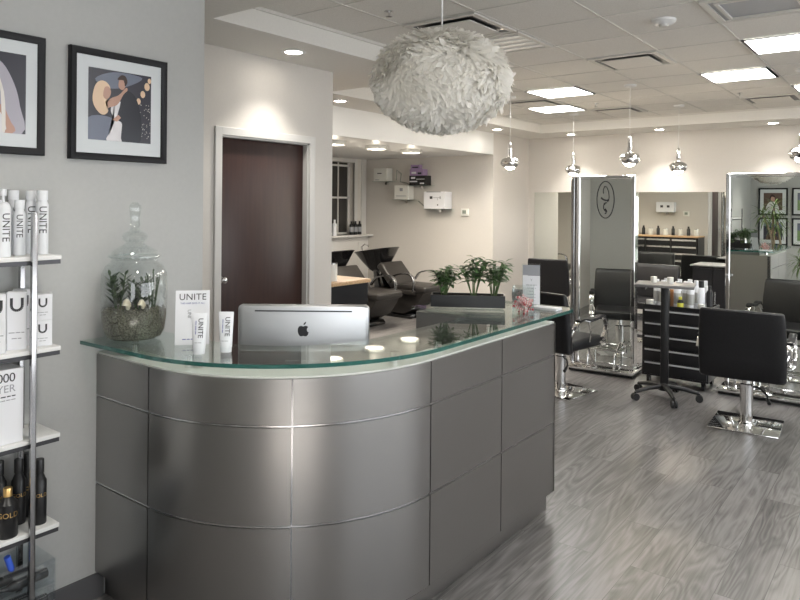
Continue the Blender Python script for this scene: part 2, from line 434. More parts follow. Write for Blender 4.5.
b = MB(); b.box((-4.47, 2.44, HC), (XR, 9.2, HC + .06)); struct('ceiling', b, 'tile')
b = MB()
for lo, hi in (((XD - .1, YR), (XR, 2.44)), ((XD - .1, 2.44), (-3.2, 4.7)), ((XB, 4.017), (XD - .1, 4.7)), ((XB, 4.7), (-4.47, 9.2)), ((XB, 9.2), (XR, YF))):
    b.box((*lo, HS), (*hi, HC + .12))
struct('ceiling_soffit', b, 'soffit')
b = MB(); b.box((XW, 4.017, HA), (XB, YA, HC + .12)); struct('ceiling_alcove', b, 'white')
# suspended grid
G = .565; gx = [-1.06 + G * k for k in range(-6, 9)]; gy = [8.68 - G * k for k in range(0, 12)]
b = MB()
for x in gx:
    if -4.47 < x < XR: b.box((x - .007, 2.46, HC - .004), (x + .007, 9.2, HC))
for y in gy:
    b.box((-3.2 if y < 4.7 else -4.47, y - .005, HC - .003), (XR, y + .005, HC))
struct('trim_1', b, 'grid')
# shadow-gap moulding round the tray
b = MB(); b.box((-4.47, 9.188, HC - .02), (XR, 9.2, HC)); b.box((-4.47, 4.7, HC - .02), (-4.458, 9.2, HC)); b.box((-3.2, 2.44, HC - .02), (-3.188, 4.7, HC))
struct('trim_2', b, 'grid')
# baseboards
b = MB(); b.box((XL, YR, 0), (XL + .012, 1.55, .1)); struct('baseboard_left', b, 'base')
b = MB(); b.box((XB, YF - .012, 0), (XR, YF, .1)); struct('baseboard_back', b, 'base')
b = MB(); b.box((XW, YA - .012, 0), (XB - .1, YA, .1)); b.box((XB, YA, 0), (XB + .012, YF, .1)); struct('baseboard_alcove', b, 'trimw')
# alcove window
o = thing('window_1', '', ''); del o['label']; del o['category']; o['kind'] = 'structure'
fr = MB()
fr.box((XW - .02, WY0 - .07, WZ0), (XW + .02, WY0, WZ1 + .0)); fr.box((XW - .02, WY1, WZ0), (XW + .02, WY1 + .07, WZ1)); fr.box((XW - .02, WY0 - .07, WZ1), (XW + .02, WY1 + .07, WZ1 + .06))
for y in (7.47, 7.97, 8.48): fr.box((XW - .13, y - .02, WZ0), (XW - .09, y + .02, WZ1))
fr.box((XW - .128, 7.71, WZ0), (XW - .095, 7.73, WZ1)); fr.box((XW - .128, 8.22, WZ0), (XW - .095, 8.24, WZ1))
for z in (WZ0 + .02, 1.73, 2.25): fr.box((XW - .13, WY0, z - .015), (XW - .09, WY1, z + .015))
fr.build('window_frame', 'trimw', o, smooth=False)
p = MB(); p.box((XW - .12, WY0, WZ0), (XW - .11, WY1, WZ1)); p.build('pane', 'night', o, smooth=False)
b = MB(); b.box((XW - .2, WY0, WZ0 - .03), (XW + .16, YA, WZ0)); b.box((XW, 4.3, WZ0 - .03), (XW + .16, WY0, WZ0))
struct('trim_3', b, 'trimw')
b = MB(); b.box((XW, 4.3, 0), (XW + .05, YA, WZ0 - .03)); b.box((XW + .05, YA - .25, .25), (XW + .06, YA - .05, WZ0 - .12)); b.box((XW, YA - .14, WZ0), (XW + .03, YA - .03, HA))
struct('trim_4', b, 'trimw')
# unseen window behind the camera, added as fill: its pane glows
o = bpy.data.objects.new('fill_window_front', None); COL.objects.link(o); o['kind'] = 'structure'
fr = MB()
for x in (FX0, FX1 - .05): fr.box((x, YR - .10, FZ0), (x + .05, YR + .01, FZ1))
for z in (FZ0, FZ1 - .05): fr.box((FX0 + .05, YR - .10, z), (FX1 - .05, YR + .01, z + .05))
fr.build('window_frame', 'trimw', o, smooth=False)
p = MB(); p.box((FX0 + .05, YR - .07, FZ0 + .05), (FX1 - .05, YR - .06, FZ1 - .05)); p.build('pane', 'fillpane', o, smooth=False)
# door
o = bpy.data.objects.new('door_1', None); COL.objects.link(o); o.location = (XD, (DY0 + DY1) / 2, 0); o['kind'] = 'structure'
b = MB(o.location); b.box((XD - .085, DY0 + .013, .01), (XD - .045, DY1 - .022, DZ - .018), bevel=.002); leaf = b.build('door_leaf', 'door', o)
b = MB(o.location); b.cyl((XD - 0.045, DY0 + .045, 1.12), (XD - 0.005, DY0 + .045, 1.12), .009); b.lathe([(.001, 0), (.02, .004), (.022, .016), (.012, .026), (.001, .028)], (XD - 0.010, DY0 + .045, 1.12), 20, mtx=Matrix.Rotation(R(90), 4, 'Y')); b.cyl((XD - 0.047, DY0 + .045, 1.12), (XD - 0.039, DY0 + .045, 1.12), .024)
b.build('door_handle', 'chrome', leaf)
b = MB(o.location)
tw = .05
b.box((XD, DY0 - tw, 0), (XD + .018, DY0 + .006, DZ + tw), bevel=.004); b.box((XD, DY1 - .006, 0), (XD + .018, DY1 + tw, DZ + tw), bevel=.004); b.box((XD, DY0, DZ - .006), (XD + .018, DY1, DZ + tw), bevel=.004)
b.box((XD - .12, DY1 - .02, 0), (XD + .0, DY1, DZ)); b.box((XD - .12, DY0, 0), (XD, DY0 + .012, DZ)); b.box((XD - .12, DY0, DZ - .016), (XD, DY1, DZ))
b.box((XD - .105, DY1 - .035, 0), (XD - .09, DY1 - .02, DZ - .016)); b.box((XD - .105, DY0 + .01, DZ - .03), (XD - .09, DY1 - .02, DZ - .016))
b.build('door_frame', 'trimw', o, smooth=False)

# ------------------------------------------------------------------ ceiling fixtures
def troffer(i, x, y, label):
    t = thing('ceiling_light', label, 'ceiling light', (x + G / 2, y + G / 2, HC), group='square ceiling light panels')
    b = MB(); h = G / 2 - .011
    for s1 in (-1, 1):
        b.box((s1 * h - .012, -h, -.014), (s1 * h + .012 * (0 if s1 > 0 else 1) + (0), h, -.003))
    b.box((-h, -h, -.014), (h, -h + .02, -.003)); b.box((-h, h - .02, -.014), (h, h, -.003)); b.box((-h, -h, -.014), (-h + .02, h, -.003)); b.box((h - .02, -h, -.014), (h, h, -.003))
    b.build('frame', 'white', t, smooth=False)
    d = MB(); d.box((-h + .02, -h + .02, -.010), (h - .02, h - .02, -.004)); d.build('diffuser', 'lit', t, smooth=False)
for i, (x, y, l) in enumerate([
    (-1.06, 5.29, 'large bright ceiling panel light at the right edge, nearest of the panels'),
    (-1.625, 6.42, 'bright ceiling panel light second nearest, above the right styling mirror'),
    (-1.06, 7.55, 'small slice of ceiling panel light at the right edge, beside the far slot vent'),
    (-3.32, 6.42, 'nearer of the two ceiling panel lights right of the feather lamp'),
    (-3.885, 7.55, 'farther of the two ceiling panel lights right of the feather lamp'),
    (.635, 3.03, 'added unseen ceiling panel light over the entrance side, to light the room'),  # this and the next two are added out of view to light the room
    (.635, 5.29, 'added unseen ceiling panel light beyond the right picture edge, to light the room'),
    (.635, 7.55, 'added unseen ceiling panel light in the far right, to light the room')]):
    troffer(i, x, y, l)

def downlight(x, y, z, label, watt=SPOT_W, size=95):
    t = thing('recessed_downlight', label, 'downlight', (x, y, z), group='recessed downlights in the soffit')
    b = MB(); b.lathe([(.058, -.001), (.085, -.001), (.088, -.006), (.060, -.009), (.058, -.001)], cap=False); b.build('trim_ring', 'white', t)
    d = MB(); d.lathe([(.0001, -.004), (.057, -.004), (.057, -.002), (.0001, -.002)], cap=False); d.build('lens', 'litd', t)
    l = bpy.data.lights.new('downlight_lamp', 'SPOT'); l.energy = watt; l.spot_size = R(size); l.spot_blend = .7; l.color = (1, .95, .87); l.shadow_soft_size = .05
    lo = bpy.data.objects.new('lamp', l); COL.objects.link(lo); lo.parent = t; lo.location = (0, 0, -.02)
for a in [(-3.45, 3.30, HS, 'recessed downlight above the dark door', 12, 100), (-4.72, 5.16, HS, 'recessed downlight in the soffit right of the door wall'),
          (-4.72, 8.36, HS, 'recessed downlight in the soffit beside the left pendant'), (-4.16, 9.55, HS, 'leftmost recessed downlight along the back wall'),
          (-2.89, 9.55, HS, 'recessed downlight along the back wall between the middle pendants'), (-1.52, 9.55, HS, 'rightmost recessed downlight along the back wall'),
          (-.15, 9.55, HS, 'recessed downlight along the back wall past the picture edge'),
          (-2.1, -.35, HS, 'added unseen downlight over the retail shelves, for fill light'), (-1.35, 1.15, HS, 'added unseen downlight in front of the curved desk, for fill light', 18, 140),  # both unseen, added as fill for the desk and left wall
          (.10, -.10, HS, 'added unseen spot lighting a floor pool that glows in the desk steel', 1500, 44), (.3, -.9, HS, 'added unseen downlight near the front wall, for fill light')]:  # both unseen, added: floor pool for the desk glow, then fill
    downlight(*a)

for x, y, l in [(-5.49, 5.91, 'nearest surface disc light on the wash area ceiling, half behind the wall corner'), (-5.49, 6.68, 'middle surface disc light on the wash area ceiling'),
                (-5.49, 7.42, 'farthest surface disc light on the wash area ceiling, above the wall boxes')]:
    t = thing('disc_light', l, 'ceiling light', (x, y, HA), group='round disc lights over the wash area')
    b = MB(); b.lathe([(.125, 0), (.135, -.004), (.135, -.045), (.120, -.047), (.118, -.037)], cap=False); b.build('rim', 'off', t)
    b = MB(); b.lathe([(.118, -.035), (.118, -.043), (.08, -.051), (.001, -.053)]); b.build('lens', 'litr', t)
    l_ = bpy.data.lights.new('disc_lamp', 'SPOT'); l_.energy = 30; l_.spot_size = R(165); l_.spot_blend = 1.0; l_.color = (1, .90, .76); l_.shadow_soft_size = .0
    lo = bpy.data.objects.new('lamp', l_); COL.objects.link(lo); lo.parent = t; lo.location = (0, 0, -.09)
    l2 = bpy.data.lights.new('disc_glow', 'POINT'); l2.energy = 0.8; l2.color = (1, .88, .70); l2.shadow_soft_size = 0
    lo = bpy.data.objects.new('lamp', l2); COL.objects.link(lo); lo.parent = t; lo.location = (0, 0, -.16)

def vent(kind, x, y, label):
    t = thing('ceiling_vent', label, 'air vent', (x + G / 2, y + G / 2, HC), group='square ceiling air vents')
    h = G / 2 - .01
    b = MB()
    for lo, hi in (((-h, -h), (h, -h + .035)), ((-h, h - .035), (h, h)), ((-h, -h + .035), (-h + .035, h - .035)), ((h - .035, -h + .035), (h, h - .035))):
        b.box((*lo, -.014), (*hi, -.002))
    b.build('frame', 'grid', t, smooth=False)
    if kind == 'plaque':
        b = MB(); q = h - .035; b.box((-q, -q, -.006), (q, q, -.003)); b.build('throat', 'black', t, smooth=False)
        b = MB(); q = h - .085; b.box((-q, -q, -.024), (q, q, -.016), bevel=.003); b.build('plate', 'tile', t, smooth=False)
    elif kind == 'slot':
        b = MB(); q = h - .035; b.box((-q, -q, -.006), (q, q, -.003), bevel=0); b.build('backing', 'tile', t, smooth=False)
        for k in (-.16, -.05, .06, .17):
            c = MB(); c.box((-q, k - .03, -.013), (q, k + .03, -.006), bevel=.002); c.build('slat', 'white', t, smooth=False)
    else:
        b = MB(); q = h - .035; b.box((-q, -q, -.006), (q, q, -.003)); b.build('backing', 'retgrey', t, smooth=False)
        for k in range(1):
            c = MB(); e = q - .03 - .05 * k
            for lo, hi in (((-e, -e), (e, -e + .02)), ((-e, e - .02), (e, e)), ((-e, -e + .02), (-e + .02, e - .02)), ((e - .02, -e + .02), (e, e - .02))): c.box((*lo, -.016 + .003 * k), (*hi, -.006))
            c.build('slat', 'grid', t, smooth=False)
for k, x, y, l in [('plaque', -2.755, 3.595, 'ceiling air vent partly hidden right behind the feather lamp top'), ('slot', -2.755, 4.16, 'slatted ceiling vent just right of the feather lamp'),
                ('plaque', -2.19, 5.29, 'square ceiling air vent in the middle of the ceiling, below the smoke detector'), ('plaque', -3.32, 8.115, 'small far ceiling air vent left of the third pendant canopy'),
                ('plaque', -1.625, 8.115, 'far ceiling air vent near the right edge under the panel lights'), ('grille', -1.06, 4.16, 'grey return air vent at the top right corner, left one of the pair'), ('grille', -.495, 4.16, 'grey return air vent cut by the top right picture corner'),
                ('plaque', -3.885, 6.985, 'ceiling air vent between the two far panel lights')]:
    vent(k, x, y, l)
t = thing('smoke_detector', 'round white smoke detector on the ceiling tile at the top right', 'smoke detector', (-1.33, 4.46, HC))
b = MB(); b.lathe([(.001, 0), (.075, 0), (.075, -.014), (.055, -.03), (.001, -.032)]); b.build('body', 'white', t)
b = MB(); b.lathe([(.001, -.03), (.03, -.031), (.026, -.045), (.001, -.05)]); b.build('sensor_cap', 'grid', t)
for x, y, l in [(-2.62, 3.3, 'small ceiling sprinkler head left above the feather lamp'), (-3.05, 7.7, 'small ceiling sprinkler head left of the third pendant'), (-1.55, 7.8, 'small ceiling sprinkler head between the right panel lights')]:
    b = MB((x, y, HC)); b.lathe([(.001, 0), (.028, 0), (.028, -.004), (.008, -.006), (.007, -.03), (.022, -.034), (.001, -.036)], (x, y, HC), 16)
    tag(b.build('ceiling_sprinkler', 'silver'), l, 'sprinkler', 'ceiling sprinkler heads')

# pendants
def pendant():
    t = thing('pendant_lamp', '', 'pendant lamp')
    b = MB(); b.lathe([(.001, 0), (.06, 0), (.06, -.012), (.05, -.02), (.001, -.02)]); b.build('ceiling_rose', 'white', t)
    b = MB(); b.cyl((0, 0, -.02), (0, 0, -.505), .0028, seg=8); b.build('cord', 'white', t)
    b = MB(); b.lathe([(.001, -.50), (.010, -.50), (.020, -.53), (.026, -.58), (.024, -.645), (.030, -.67)]); b.build('socket', 'chrome', t)
    # wavy blown-glass globe in mirrored chrome
    s = MB(); rings = []
    for i in range(17):
        a = PI * (i / 16.0) * .80
        r0 = .098 * math.sin(a) ** .8 if i else .018; z = -.72 + .062 * math.cos(a)
        ring = []
        for k in range(40):
            th = 2 * PI * k / 40
            q = 1 + .045 * math.sin(a * 1.2) * math.cos(8 * th + (i // 2 % 2) * PI / 1) 
            ring.append((r0 * q * math.cos(th), r0 * q * math.sin(th), z))
        rings.append(ring)
    s.loft(rings, cap=False); s.build('globe', 'chrome', t)
    b = MB(); b.lathe([(.001, -.745), (.03, -.75), (.052, -.772), (.035, -.79), (.001, -.798)], seg=20); b.build('bulb', 'bulb', t)
    l = bpy.data.lights.new('pendant_light', 'POINT'); l.energy = PEND_W; l.color = (1, .85, .65); l.shadow_soft_size = .04
    lo = bpy.data.objects.new('lamp', l); COL.objects.link(lo); lo.parent = t; lo.location = (0, 0, -.83)
    return t
P0 = pendant()
for i, (x, y, l) in enumerate([(-3.63, 6.72, 'chrome globe pendant lamp just right of the feather lamp, leftmost of the globes'), (-3.64, 8.44, 'small chrome globe pendant in front of the left edge of the tall mirror'),
                (-2.31, 6.70, 'largest chrome globe pendant hanging over the tall mirror, third from left'), (-2.31, 8.36, 'chrome globe pendant over the back wall mirror, fourth from left'),
                (-.85, 6.72, 'chrome globe pendant cut by the right picture edge')]):
    if i == 0: P0.location = (x, y, HC); P0['label'] = l; P0['group'] = 'chrome globe pendant lamps'
    else: dup(P0, (x, y, HC), i * .7, l, 'chrome globe pendant lamps')

# feather lamp
t = thing('feather_pendant_lamp', 'big round white feather pendant lamp over the curved desk', 'pendant lamp', (-1.73, 2.56, HC))
b = MB(); b.lathe([(.001, 0), (.055, 0), (.055, -.02), (.001, -.024)]); b.build('ceiling_rose', 'white', t)
b = MB(); b.cyl((0, 0, -.02), (0, 0, -.42), .004, seg=8); b.build('cord', 'white', t)
CZ = -.628; A_, C_ = .284, .200
b = MB(); b.lathe([(A_ * math.sin(PI * i / 24) * .98 + .0005, CZ + C_ * .98 * math.cos(PI * i / 24)) for i in range(25)], seg=40); b.build('core', 'corep', t)
fb = MB(); rnd = random.Random(3)
NF = 7500
for i in range(NF):
    u = 1 - 2 * (i + .5) / NF; ph = i * 2.39996 + rnd.uniform(-.05, .05)
    sq = math.sqrt(max(0, 1 - u * u))
    n = Vector((sq * math.cos(ph) / A_, sq * math.sin(ph) / A_, u / C_)).normalized()
    p = Vector((A_ * sq * math.cos(ph), A_ * sq * math.sin(ph), CZ + C_ * u))
    up = Vector((0, 0, 1)); az = up.cross(n)
    az = az.normalized() if az.length > .01 else Vector((1, 0, 0))
    dn = n.cross(az).normalized() * (-1)
    # sweeping curl directions in patches
    ang = 1.0 * math.sin(3 * ph + 4 * u) + .7 * math.sin(5 * ph - 7 * u) + rnd.uniform(-.9, .9)
    d = (-dn * -math.cos(ang) + az * math.sin(ang)).normalized()
    if u > .2: pass
    side = n.cross(d).normalized()
    Ln = rnd.uniform(.040, .066); W = rnd.uniform(.008, .014); lift = rnd.uniform(.25, .70); curl = rnd.uniform(-.4, .9)
    pts = []; q = p.copy(); a = lift
    K = 4
    for k in range(K + 1):
        f = k / K; ww = W * (math.sin(PI * min(1, .12 + f * .83))) ** .7
        pts.append((q.copy(), ww, n * math.cos(a) - d * math.sin(a)))
        a2 = lift - curl * f
        q = q + (d * math.cos(a2) + n * math.sin(a2)) * Ln / K; a = a2
    vs = []
    for q, ww, nn in pts:
        vs.append((fb.bm.verts.new(q + side * ww + nn * ww * .35), fb.bm.verts.new(q), fb.bm.verts.new(q - side * ww + nn * ww * .35)))
    for k in range(K):
        for j in (0, 1): fb.bm.faces.new((vs[k][j], vs[k][j + 1], vs[k + 1][j + 1], vs[k + 1][j]))
fb.build('feather_shade', 'feather', t, recalc=False)



# ------------------------------------------------------------------ reception desk
DO = (-2.1, 2.6, 0)
desk = thing('reception_desk', 'curved brushed steel reception desk with green-edged glass top', 'reception desk', DO)
CX, CY, RD = -2.36, 2.29, .775
def path(s):   # s in [0,5]: 0 wall, 1 start of arc, 2 middle of arc, 3 end of arc, 4 seam, 5 end
    if s <= 1: return (XL + .004 + (CX - XL - .004) * s, CY - RD), (0, -1)
    if s <= 3:
        a = -PI / 2 + (s - 1) / 2 * PI / 2
        return (CX + RD * math.cos(a), CY + RD * math.sin(a)), (math.cos(a), math.sin(a))
    return (CX + RD, CY + (s - 3) * .585), (1, 0)
def strip(s0, s1, off0, off1, gap0=0, gap1=0, n=14):
    """outline polygon between two offsets of the desk path"""
    ln = {0: .376, 1: .609, 2: .609, 3: .585, 4: .585}
    o_, i_ = [], []
    for k in range(n + 1):
        s = s0 + (s1 - s0) * k / n
        if k == 0: s += gap0 / ln[int(min(s0, 4))]
        if k == n: s -= gap1 / ln[int(math.ceil(s1)) - 1]
        (x, y), (nx, ny) = path(min(s, 5))
        o_.append((x + nx * off1, y + ny * off1)); i_.append((x + nx * off0, y + ny * off0))
    return o_ + i_[::-1]
b = MB(DO); b.prism(strip(0, 5, -.040, -.010, n=70), .10, 1.008); b.build('core_panel', 'chromed', desk)
rows = [(.11, .474), (.484, .836), (.846, 1.012)]
for si in range(5):
    for z0, z1 in rows:
        b = MB(DO); b.prism(strip(si, si + 1, -.0098, 0, .0035 if si else 0, .0035 if si < 4 else 0), z0, z1); b.build('steel_panel', 'steel', desk)
b = MB(DO)
for z in (.479, .841): b.prism(strip(0, 5, -.0098, -.003, n=70), z - .0022, z + .0022)
b.build('joint_strip', 'silver', desk)
b = MB(DO); b.prism(strip(0, 5, -.07, -.045, n=70), 0, .10); b.build('toe_kick', 'steel', desk)
b = MB(DO); b.prism(strip(0, 5, -.13, -.008, n=70), 1.0125, 1.020); b.build('top_cap', 'off', desk)
# end pedestal, inner panel and worktop
b = MB(DO); b.box((-2.25, 3.10, .0), (CX + RD - .135, 3.445, 1.05)); b.build('end_pedestal', 'lam', desk, smooth=False)
b = MB(DO); b.box((-2.25, 3.446, .11), (CX + RD, 3.456, 1.012)); b.build('end_panel', 'steel', desk, smooth=False)
b = MB(DO); b.prism(strip(0.02, 4.3, -.68, -.135, n=60), .69, .72); b.build('worktop', 'lightlam', desk, smooth=False)
b = MB(DO)
for s in (.3, 2.0, 3.4): 
    (x, y), (nx, ny) = path(s); b.cyl((x - nx * .6, y - ny * .6, 0), (x - nx * .6, y - ny * .6, .69), .025)
b.build('worktop_leg', 'silver', desk)
# glass top
GZ0, GZ1 = 1.064, 1.079
outer = [(XL + .003, CY - RD - .072)]
for k in range(1, 60):
    s = .05 + 4.95 * k / 59; (x, y), (nx, ny) = path(s); outer.append((x + nx * .058, y + ny * .058 if s > 1 else y - .072 + .014 * s))
outer += [(CX + RD + .058, 3.53)]
for k in range(1, 7):
    a = k / 6 * PI / 2; outer.append((CX + RD + .058 - .08 + .08 * math.cos(a), 3.54 + .08 * math.sin(a)))
outer += [(-2.15, 3.62), (-2.24, 3.59), (-2.27, 3.52), (-2.27, 3.08)]
inner = []
for k in range(0, 50):
    s = 4.10 - 4.08 * k / 49; (x, y), (nx, ny) = path(s); inner.append((x - nx * .26, y - ny * .26))
inner = [(-1.93, 3.07), (-1.86, 3.02)] + inner + [(XL + .003, CY - RD + .26)]
b = MB(DO); b.prism(outer + inner, GZ0, GZ1, 0, 1); b.bm.faces.ensure_lookup_table()
for k_ in range(len(outer) - 2, len(outer) + len(inner) + 2):
    b.bm.faces[min(k_ + 1, len(b.bm.faces) - 1)].material_index = 0
gt = b.build('glass_top', ['glasst', 'glassedge'], desk, smooth=False)
for s in (.45, 1.25, 2.75, 3.25, 4.0, 4.85):
    (x, y), (nx, ny) = path(s)
    c = MB(DO); c.cyl((x - nx * .07, y - ny * .07, 1.020), (x - nx * .07, y - ny * .07, GZ0), .017, seg=20); c.build('standoff', 'chrome', desk)

# iMac-style computer
IX, IY = -2.303, 2.283
t = thing('desktop_computer', 'silver all-in-one computer seen from behind on the reception desk', 'computer', (IX, IY, .72), R(37.4))
b = MB(); W2, z0, z1 = .305, .06, .452
poly = []
for cx, cz, a0 in ((W2 - .02, z1 - .02, 0), (-W2 + .02, z1 - .02, PI / 2), (-W2 + .02, z0 + .02, PI), (W2 - .02, z0 + .02, 1.5 * PI)):
    for k in range(6): poly.append((cx + .02 * math.cos(a0 + k / 5 * PI / 2), cz + .02 * math.sin(a0 + k / 5 * PI / 2)))
# back faces -Y (towards visitors), bulging
rings = []
for f, y in ((1.0, .02), (1.0, .000), (.996, -.006), (.985, -.012), (.97, -.015), (.955, -.016)):
    rings.append([(x * f, y, (z - (z0 + z1) / 2) * f + (z0 + z1) / 2) for x, z in poly])
b.loft(rings); body = b.build('housing', 'alu', t)
b = MB(); b.box((-.292, .0205, z0 + .07), (.292, .023, z1 - .015)); b.build('screen', 'gloss', t, smooth=False)
b = MB(); b.box((-.225, -.0172, z1 - .030), (.225, -.010, z1 - .024)); b.build('vent_slot', 'ink', body, smooth=False)
b = MB()
lz = .335
apple = [(0, .030), (.012, .036), (.026, .035), (.037, .027), (.029, .018), (.026, .006), (.030, -.006), (.041, -.014), (.034, -.031), (.024, -.042), (.012, -.043), (0, -.038), (-.012, -.043), (-.024, -.042), (-.036, -.026), (-.042, -.004), (-.040, .018), (-.030, .032), (-.016, .036)]
apple = [(x * .62, z * .62 + lz) for x, z in apple]
b.prism(apple, -.0172, -.012, axis='y')
lf = [(.001, .042), (.004, .054), (.013, .064), (.021, .066), (.019, .055), (.011, .045)]
b.prism([(x * .62, z * .62 + lz) for x, z in lf], -.0172, -.012, axis='y')
b.build('emblem', 'ink', body, smooth=False)
b = MB(); b.box((-.09, -.10, 0), (.09, .10, .008), bevel=.003); b.prism([(-.03, .008), (-.025, .2), (-.045, .2), (-.07, .008)], -.08, .08, axis='x')
b.build('stand', 'alu', t)

# terrarium jar on the glass
JX, JY = -2.60, 1.60
t = thing('glass_jar', 'large lidded clear glass apothecary jar terrarium on the desk end by the wall', 'jar', (JX, JY, GZ1))
prof = [(.001, .002), (.085, .002), (.108, .012), (.122, .04), (.129, .10), (.131, .20), (.128, .27), (.112, .305), (.094, .318), (.090, .33), (.104, .34), (.104, .345)]
b = MB(); b.lathe(prof, seg=48, cap=False); b.build('jar_body', 'glass', t)
b = MB(); b.tube([(.097 * math.cos(2 * PI * k / 40), .097 * math.sin(2 * PI * k / 40), .343) for k in range(40)], .005, 8, loop=True); b.build('jar_rim', 'glass', t)
lid = [(.090, .349), (.088, .365), (.065, .378), (.040, .392), (.034, .40), (.048, .41), (.052, .424), (.042, .438), (.022, .447), (.016, .46), (.02, .47), (.018, .50), (.021, .52), (.024, .54), (.022, .552), (.012, .563), (.001, .566)]
b = MB(); b.lathe(lid, seg=40, cap=False); b.build('jar_lid', 'glass', t)
b = MB(); rr = random.Random(5)
prof = [(.001, .006), (.083, .006), (.105, .016), (.118, .042), (.125, .10), (.125, .118), (.09, .128), (.04, .124), (.001, .128)]
b.lathe(prof, seg=48)
for k in range(260):
    a = rr.uniform(0, 2 * PI); q = .12 * math.sqrt(rr.random()); zz = .122
    r_ = rr.uniform(.003, .007); bmesh.ops.create_icosphere(b.bm, subdivisions=1, radius=r_, matrix=Matrix.Translation((q * math.cos(a), q * math.sin(a), zz + rr.uniform(-.004, .006))))
tg = b.build('gravel_bed', 'soil', t, smooth=False)
def leafshape(mb, base, d, ln, wd, nrm=Vector((0, 0, 1)), droop=0.0, K=4, mi=0, fold=.25, th=.0):
    d = Vector(d).normalized(); side = d.cross(nrm)
    side = side.normalized() if side.length > .01 else d.orthogonal().normalized()
    q = Vector(base); vs = []; dd = d.copy()
    for k in range(K + 1):
        f = k / K; ww = wd * math.sin(PI * min(.98, .08 + f * .9)) ** .8; nn = side.cross(dd)
        vs.append([mb.bm.verts.new(q + side * ww + nn * ww * fold), mb.bm.verts.new(q), mb.bm.verts.new(q - side * ww + nn * ww * fold)])
        dd = (dd + Vector((0, 0, -droop / K))).normalized(); q = q + dd * ln / K
    for k in range(K):
        for j in (0, 1):
            f = mb.bm.faces.new((vs[k][j], vs[k][j + 1], vs[k + 1][j + 1], vs[k + 1][j])); f.material_index = mi
def succulent(kind, loc, h, rz, label, seed):
    rr = random.Random(seed); t = thing('succulent', label, 'plant', loc, rz, 'little plants inside the terrarium jar')
    s = MB(); l = MB()
    for j in range(6 if kind else 6):
        a = rr.uniform(0, 6.28); tip = Vector((.03 * math.cos(a), .03 * math.sin(a), h * rr.uniform(.75, 1)))
        p0 = Vector((.008 * math.cos(a), .008 * math.sin(a), -.012)); pts = [p0.lerp(tip, k / 5) for k in range(6)]; s.tube(pts, .0022, 6)
        for k in range(2, 14):
            f = k / 13; p = p0.lerp(tip, f); aa = k * 2.4 + j
            if kind == 0: leafshape(l, p, (math.cos(aa), math.sin(aa), .8), .045 * (1.2 - f * .4), .0065, K=3)
            else: leafshape(l, p, (math.cos(aa) * .5, math.sin(aa) * .5, 1), .014, .004, K=2)
    s.build('stem', 'stem' if kind == 0 else 'leafd', t); l.build('leaves', 'leafd', t, recalc=False)
z_ = GZ1 + .130
for a in [(0, (JX - .05, JY - .045, z_), .14, 0, 'tallest leafy succulent at the left inside the terrarium jar', 1), (0, (JX - .02, JY + .03, z_), .11, 1, 'bushy succulent in the middle back inside the terrarium jar', 2),
          (0, (JX + .03, JY + .0, z_), .085, 2, 'small spiky succulent right of the shell inside the terrarium jar', 3), (1, (JX + .03, JY + .065, z_), .15, 3, 'thin upright twiggy succulent at the right inside the terrarium jar', 4)]: succulent(*a)
for dx, dy, r_, l in ((.070, -.072, .028, 'pale round seashell with a dark opening in front inside the terrarium jar'), (.088, -.018, .025, 'smaller pale seashell on the right inside the terrarium jar')):
    t = thing('seashell', l, 'seashell', (JX + dx, JY + dy, z_ + r_ * .85), R(-40), 'seashells in the terrarium jar')
    b = MB(); pr = []
    for k in range(60):
        a = k / 59 * 4 * PI; q = r_ * (1 - k / 75); pr.append((q * math.cos(a) * .62, k * .0003 - .006, q * math.sin(a) * .62))
    b.tube(pr, [r_ * .42 * (1 - k / 70) for k in range(60)], 10); b.build('whorl', 'shell', t)
    b = MB(); b.lathe([(.001, 0), (r_ * .42, 0), (r_ * .42, .004), (.001, .004)], (0, -.0, 0), 20, mtx=Matrix.Rotation(R(90), 4, 'X')); o = b.build('opening', 'shelld', t); o.location = (0, -.014, 0)

# card and tubes on the glass
CB = (-2.32, 1.68, GZ1)
t = thing('counter_card', 'white product display card standing on the glass left of the computer', 'display card', CB, R(37.4 + 12))
b = MB(); b.prism([(0, 0), (.003, 0), (.033, .212), (.030, .212)], -.066, .066, axis='x'); b.prism([(.08, 0), (.083, 0), (.033, .2), (.030, .2)], -.03, .03, axis='x'); b.build('card', 'card', t, smooth=False)
b = MB(); ex = Vector((1, 0, 0)); ez = Vector((0, .030, .212)).normalized()
def on(z): return Vector((0, .030 / .212 * z - .0012, z))
flat_text(b, 'UNITE', .036, on(.186), ex, ez, 0, spacing=1.05); flat_text(b, 'THE HAIR SAYS IT ALL', .0095, on(.162), ex, ez, 1); fine_print(b, .075, .008, on(.022), ex, ez, 1)
flat_text(b, 'UNITE', .02, on(.11) + Vector((-.012, 0, 0)), (0, 0, -1), (1, 0, 0), 2)
b.build('lettering', ['ink', 'inkb', 'inkg'], t, smooth=False)
def tube_product(loc, rz, label):
    t = thing('cream_tube', label, 'tube', loc, rz, 'white cream tubes on the desk')
    b = MB(); rings = []
    for z, w_, d_ in ((.0, .021, .019), (.018, .0215, .019), (.018, .023, .021), (.04, .024, .020), (.09, .026, .013), (.13, .028, .006), (.152, .029, .0015)):
        rings.append([(w_ * math.cos(2 * PI * k / 24), d_ * math.sin(2 * PI * k / 24), z) for k in range(24)])
    b.loft(rings); b.build('tube_body', 'plast', t)
    b = MB(); flat_text(b, 'UNITE', .026, (.007, -.0142, .098), (0, -.16, -1), (1, 0, 0), 0); fine_print(b, .05, .006, (-.010, -.0138, .100), (0, -.16, -1), (1, 0, 0), 1)
    fine_print(b, .025, .005, (0, -.023, .045), (1, 0, 0), (0, .1, 1), 2)
    b.build('lettering', ['ink', 'inkb', 'inkg'], t, smooth=False); return t
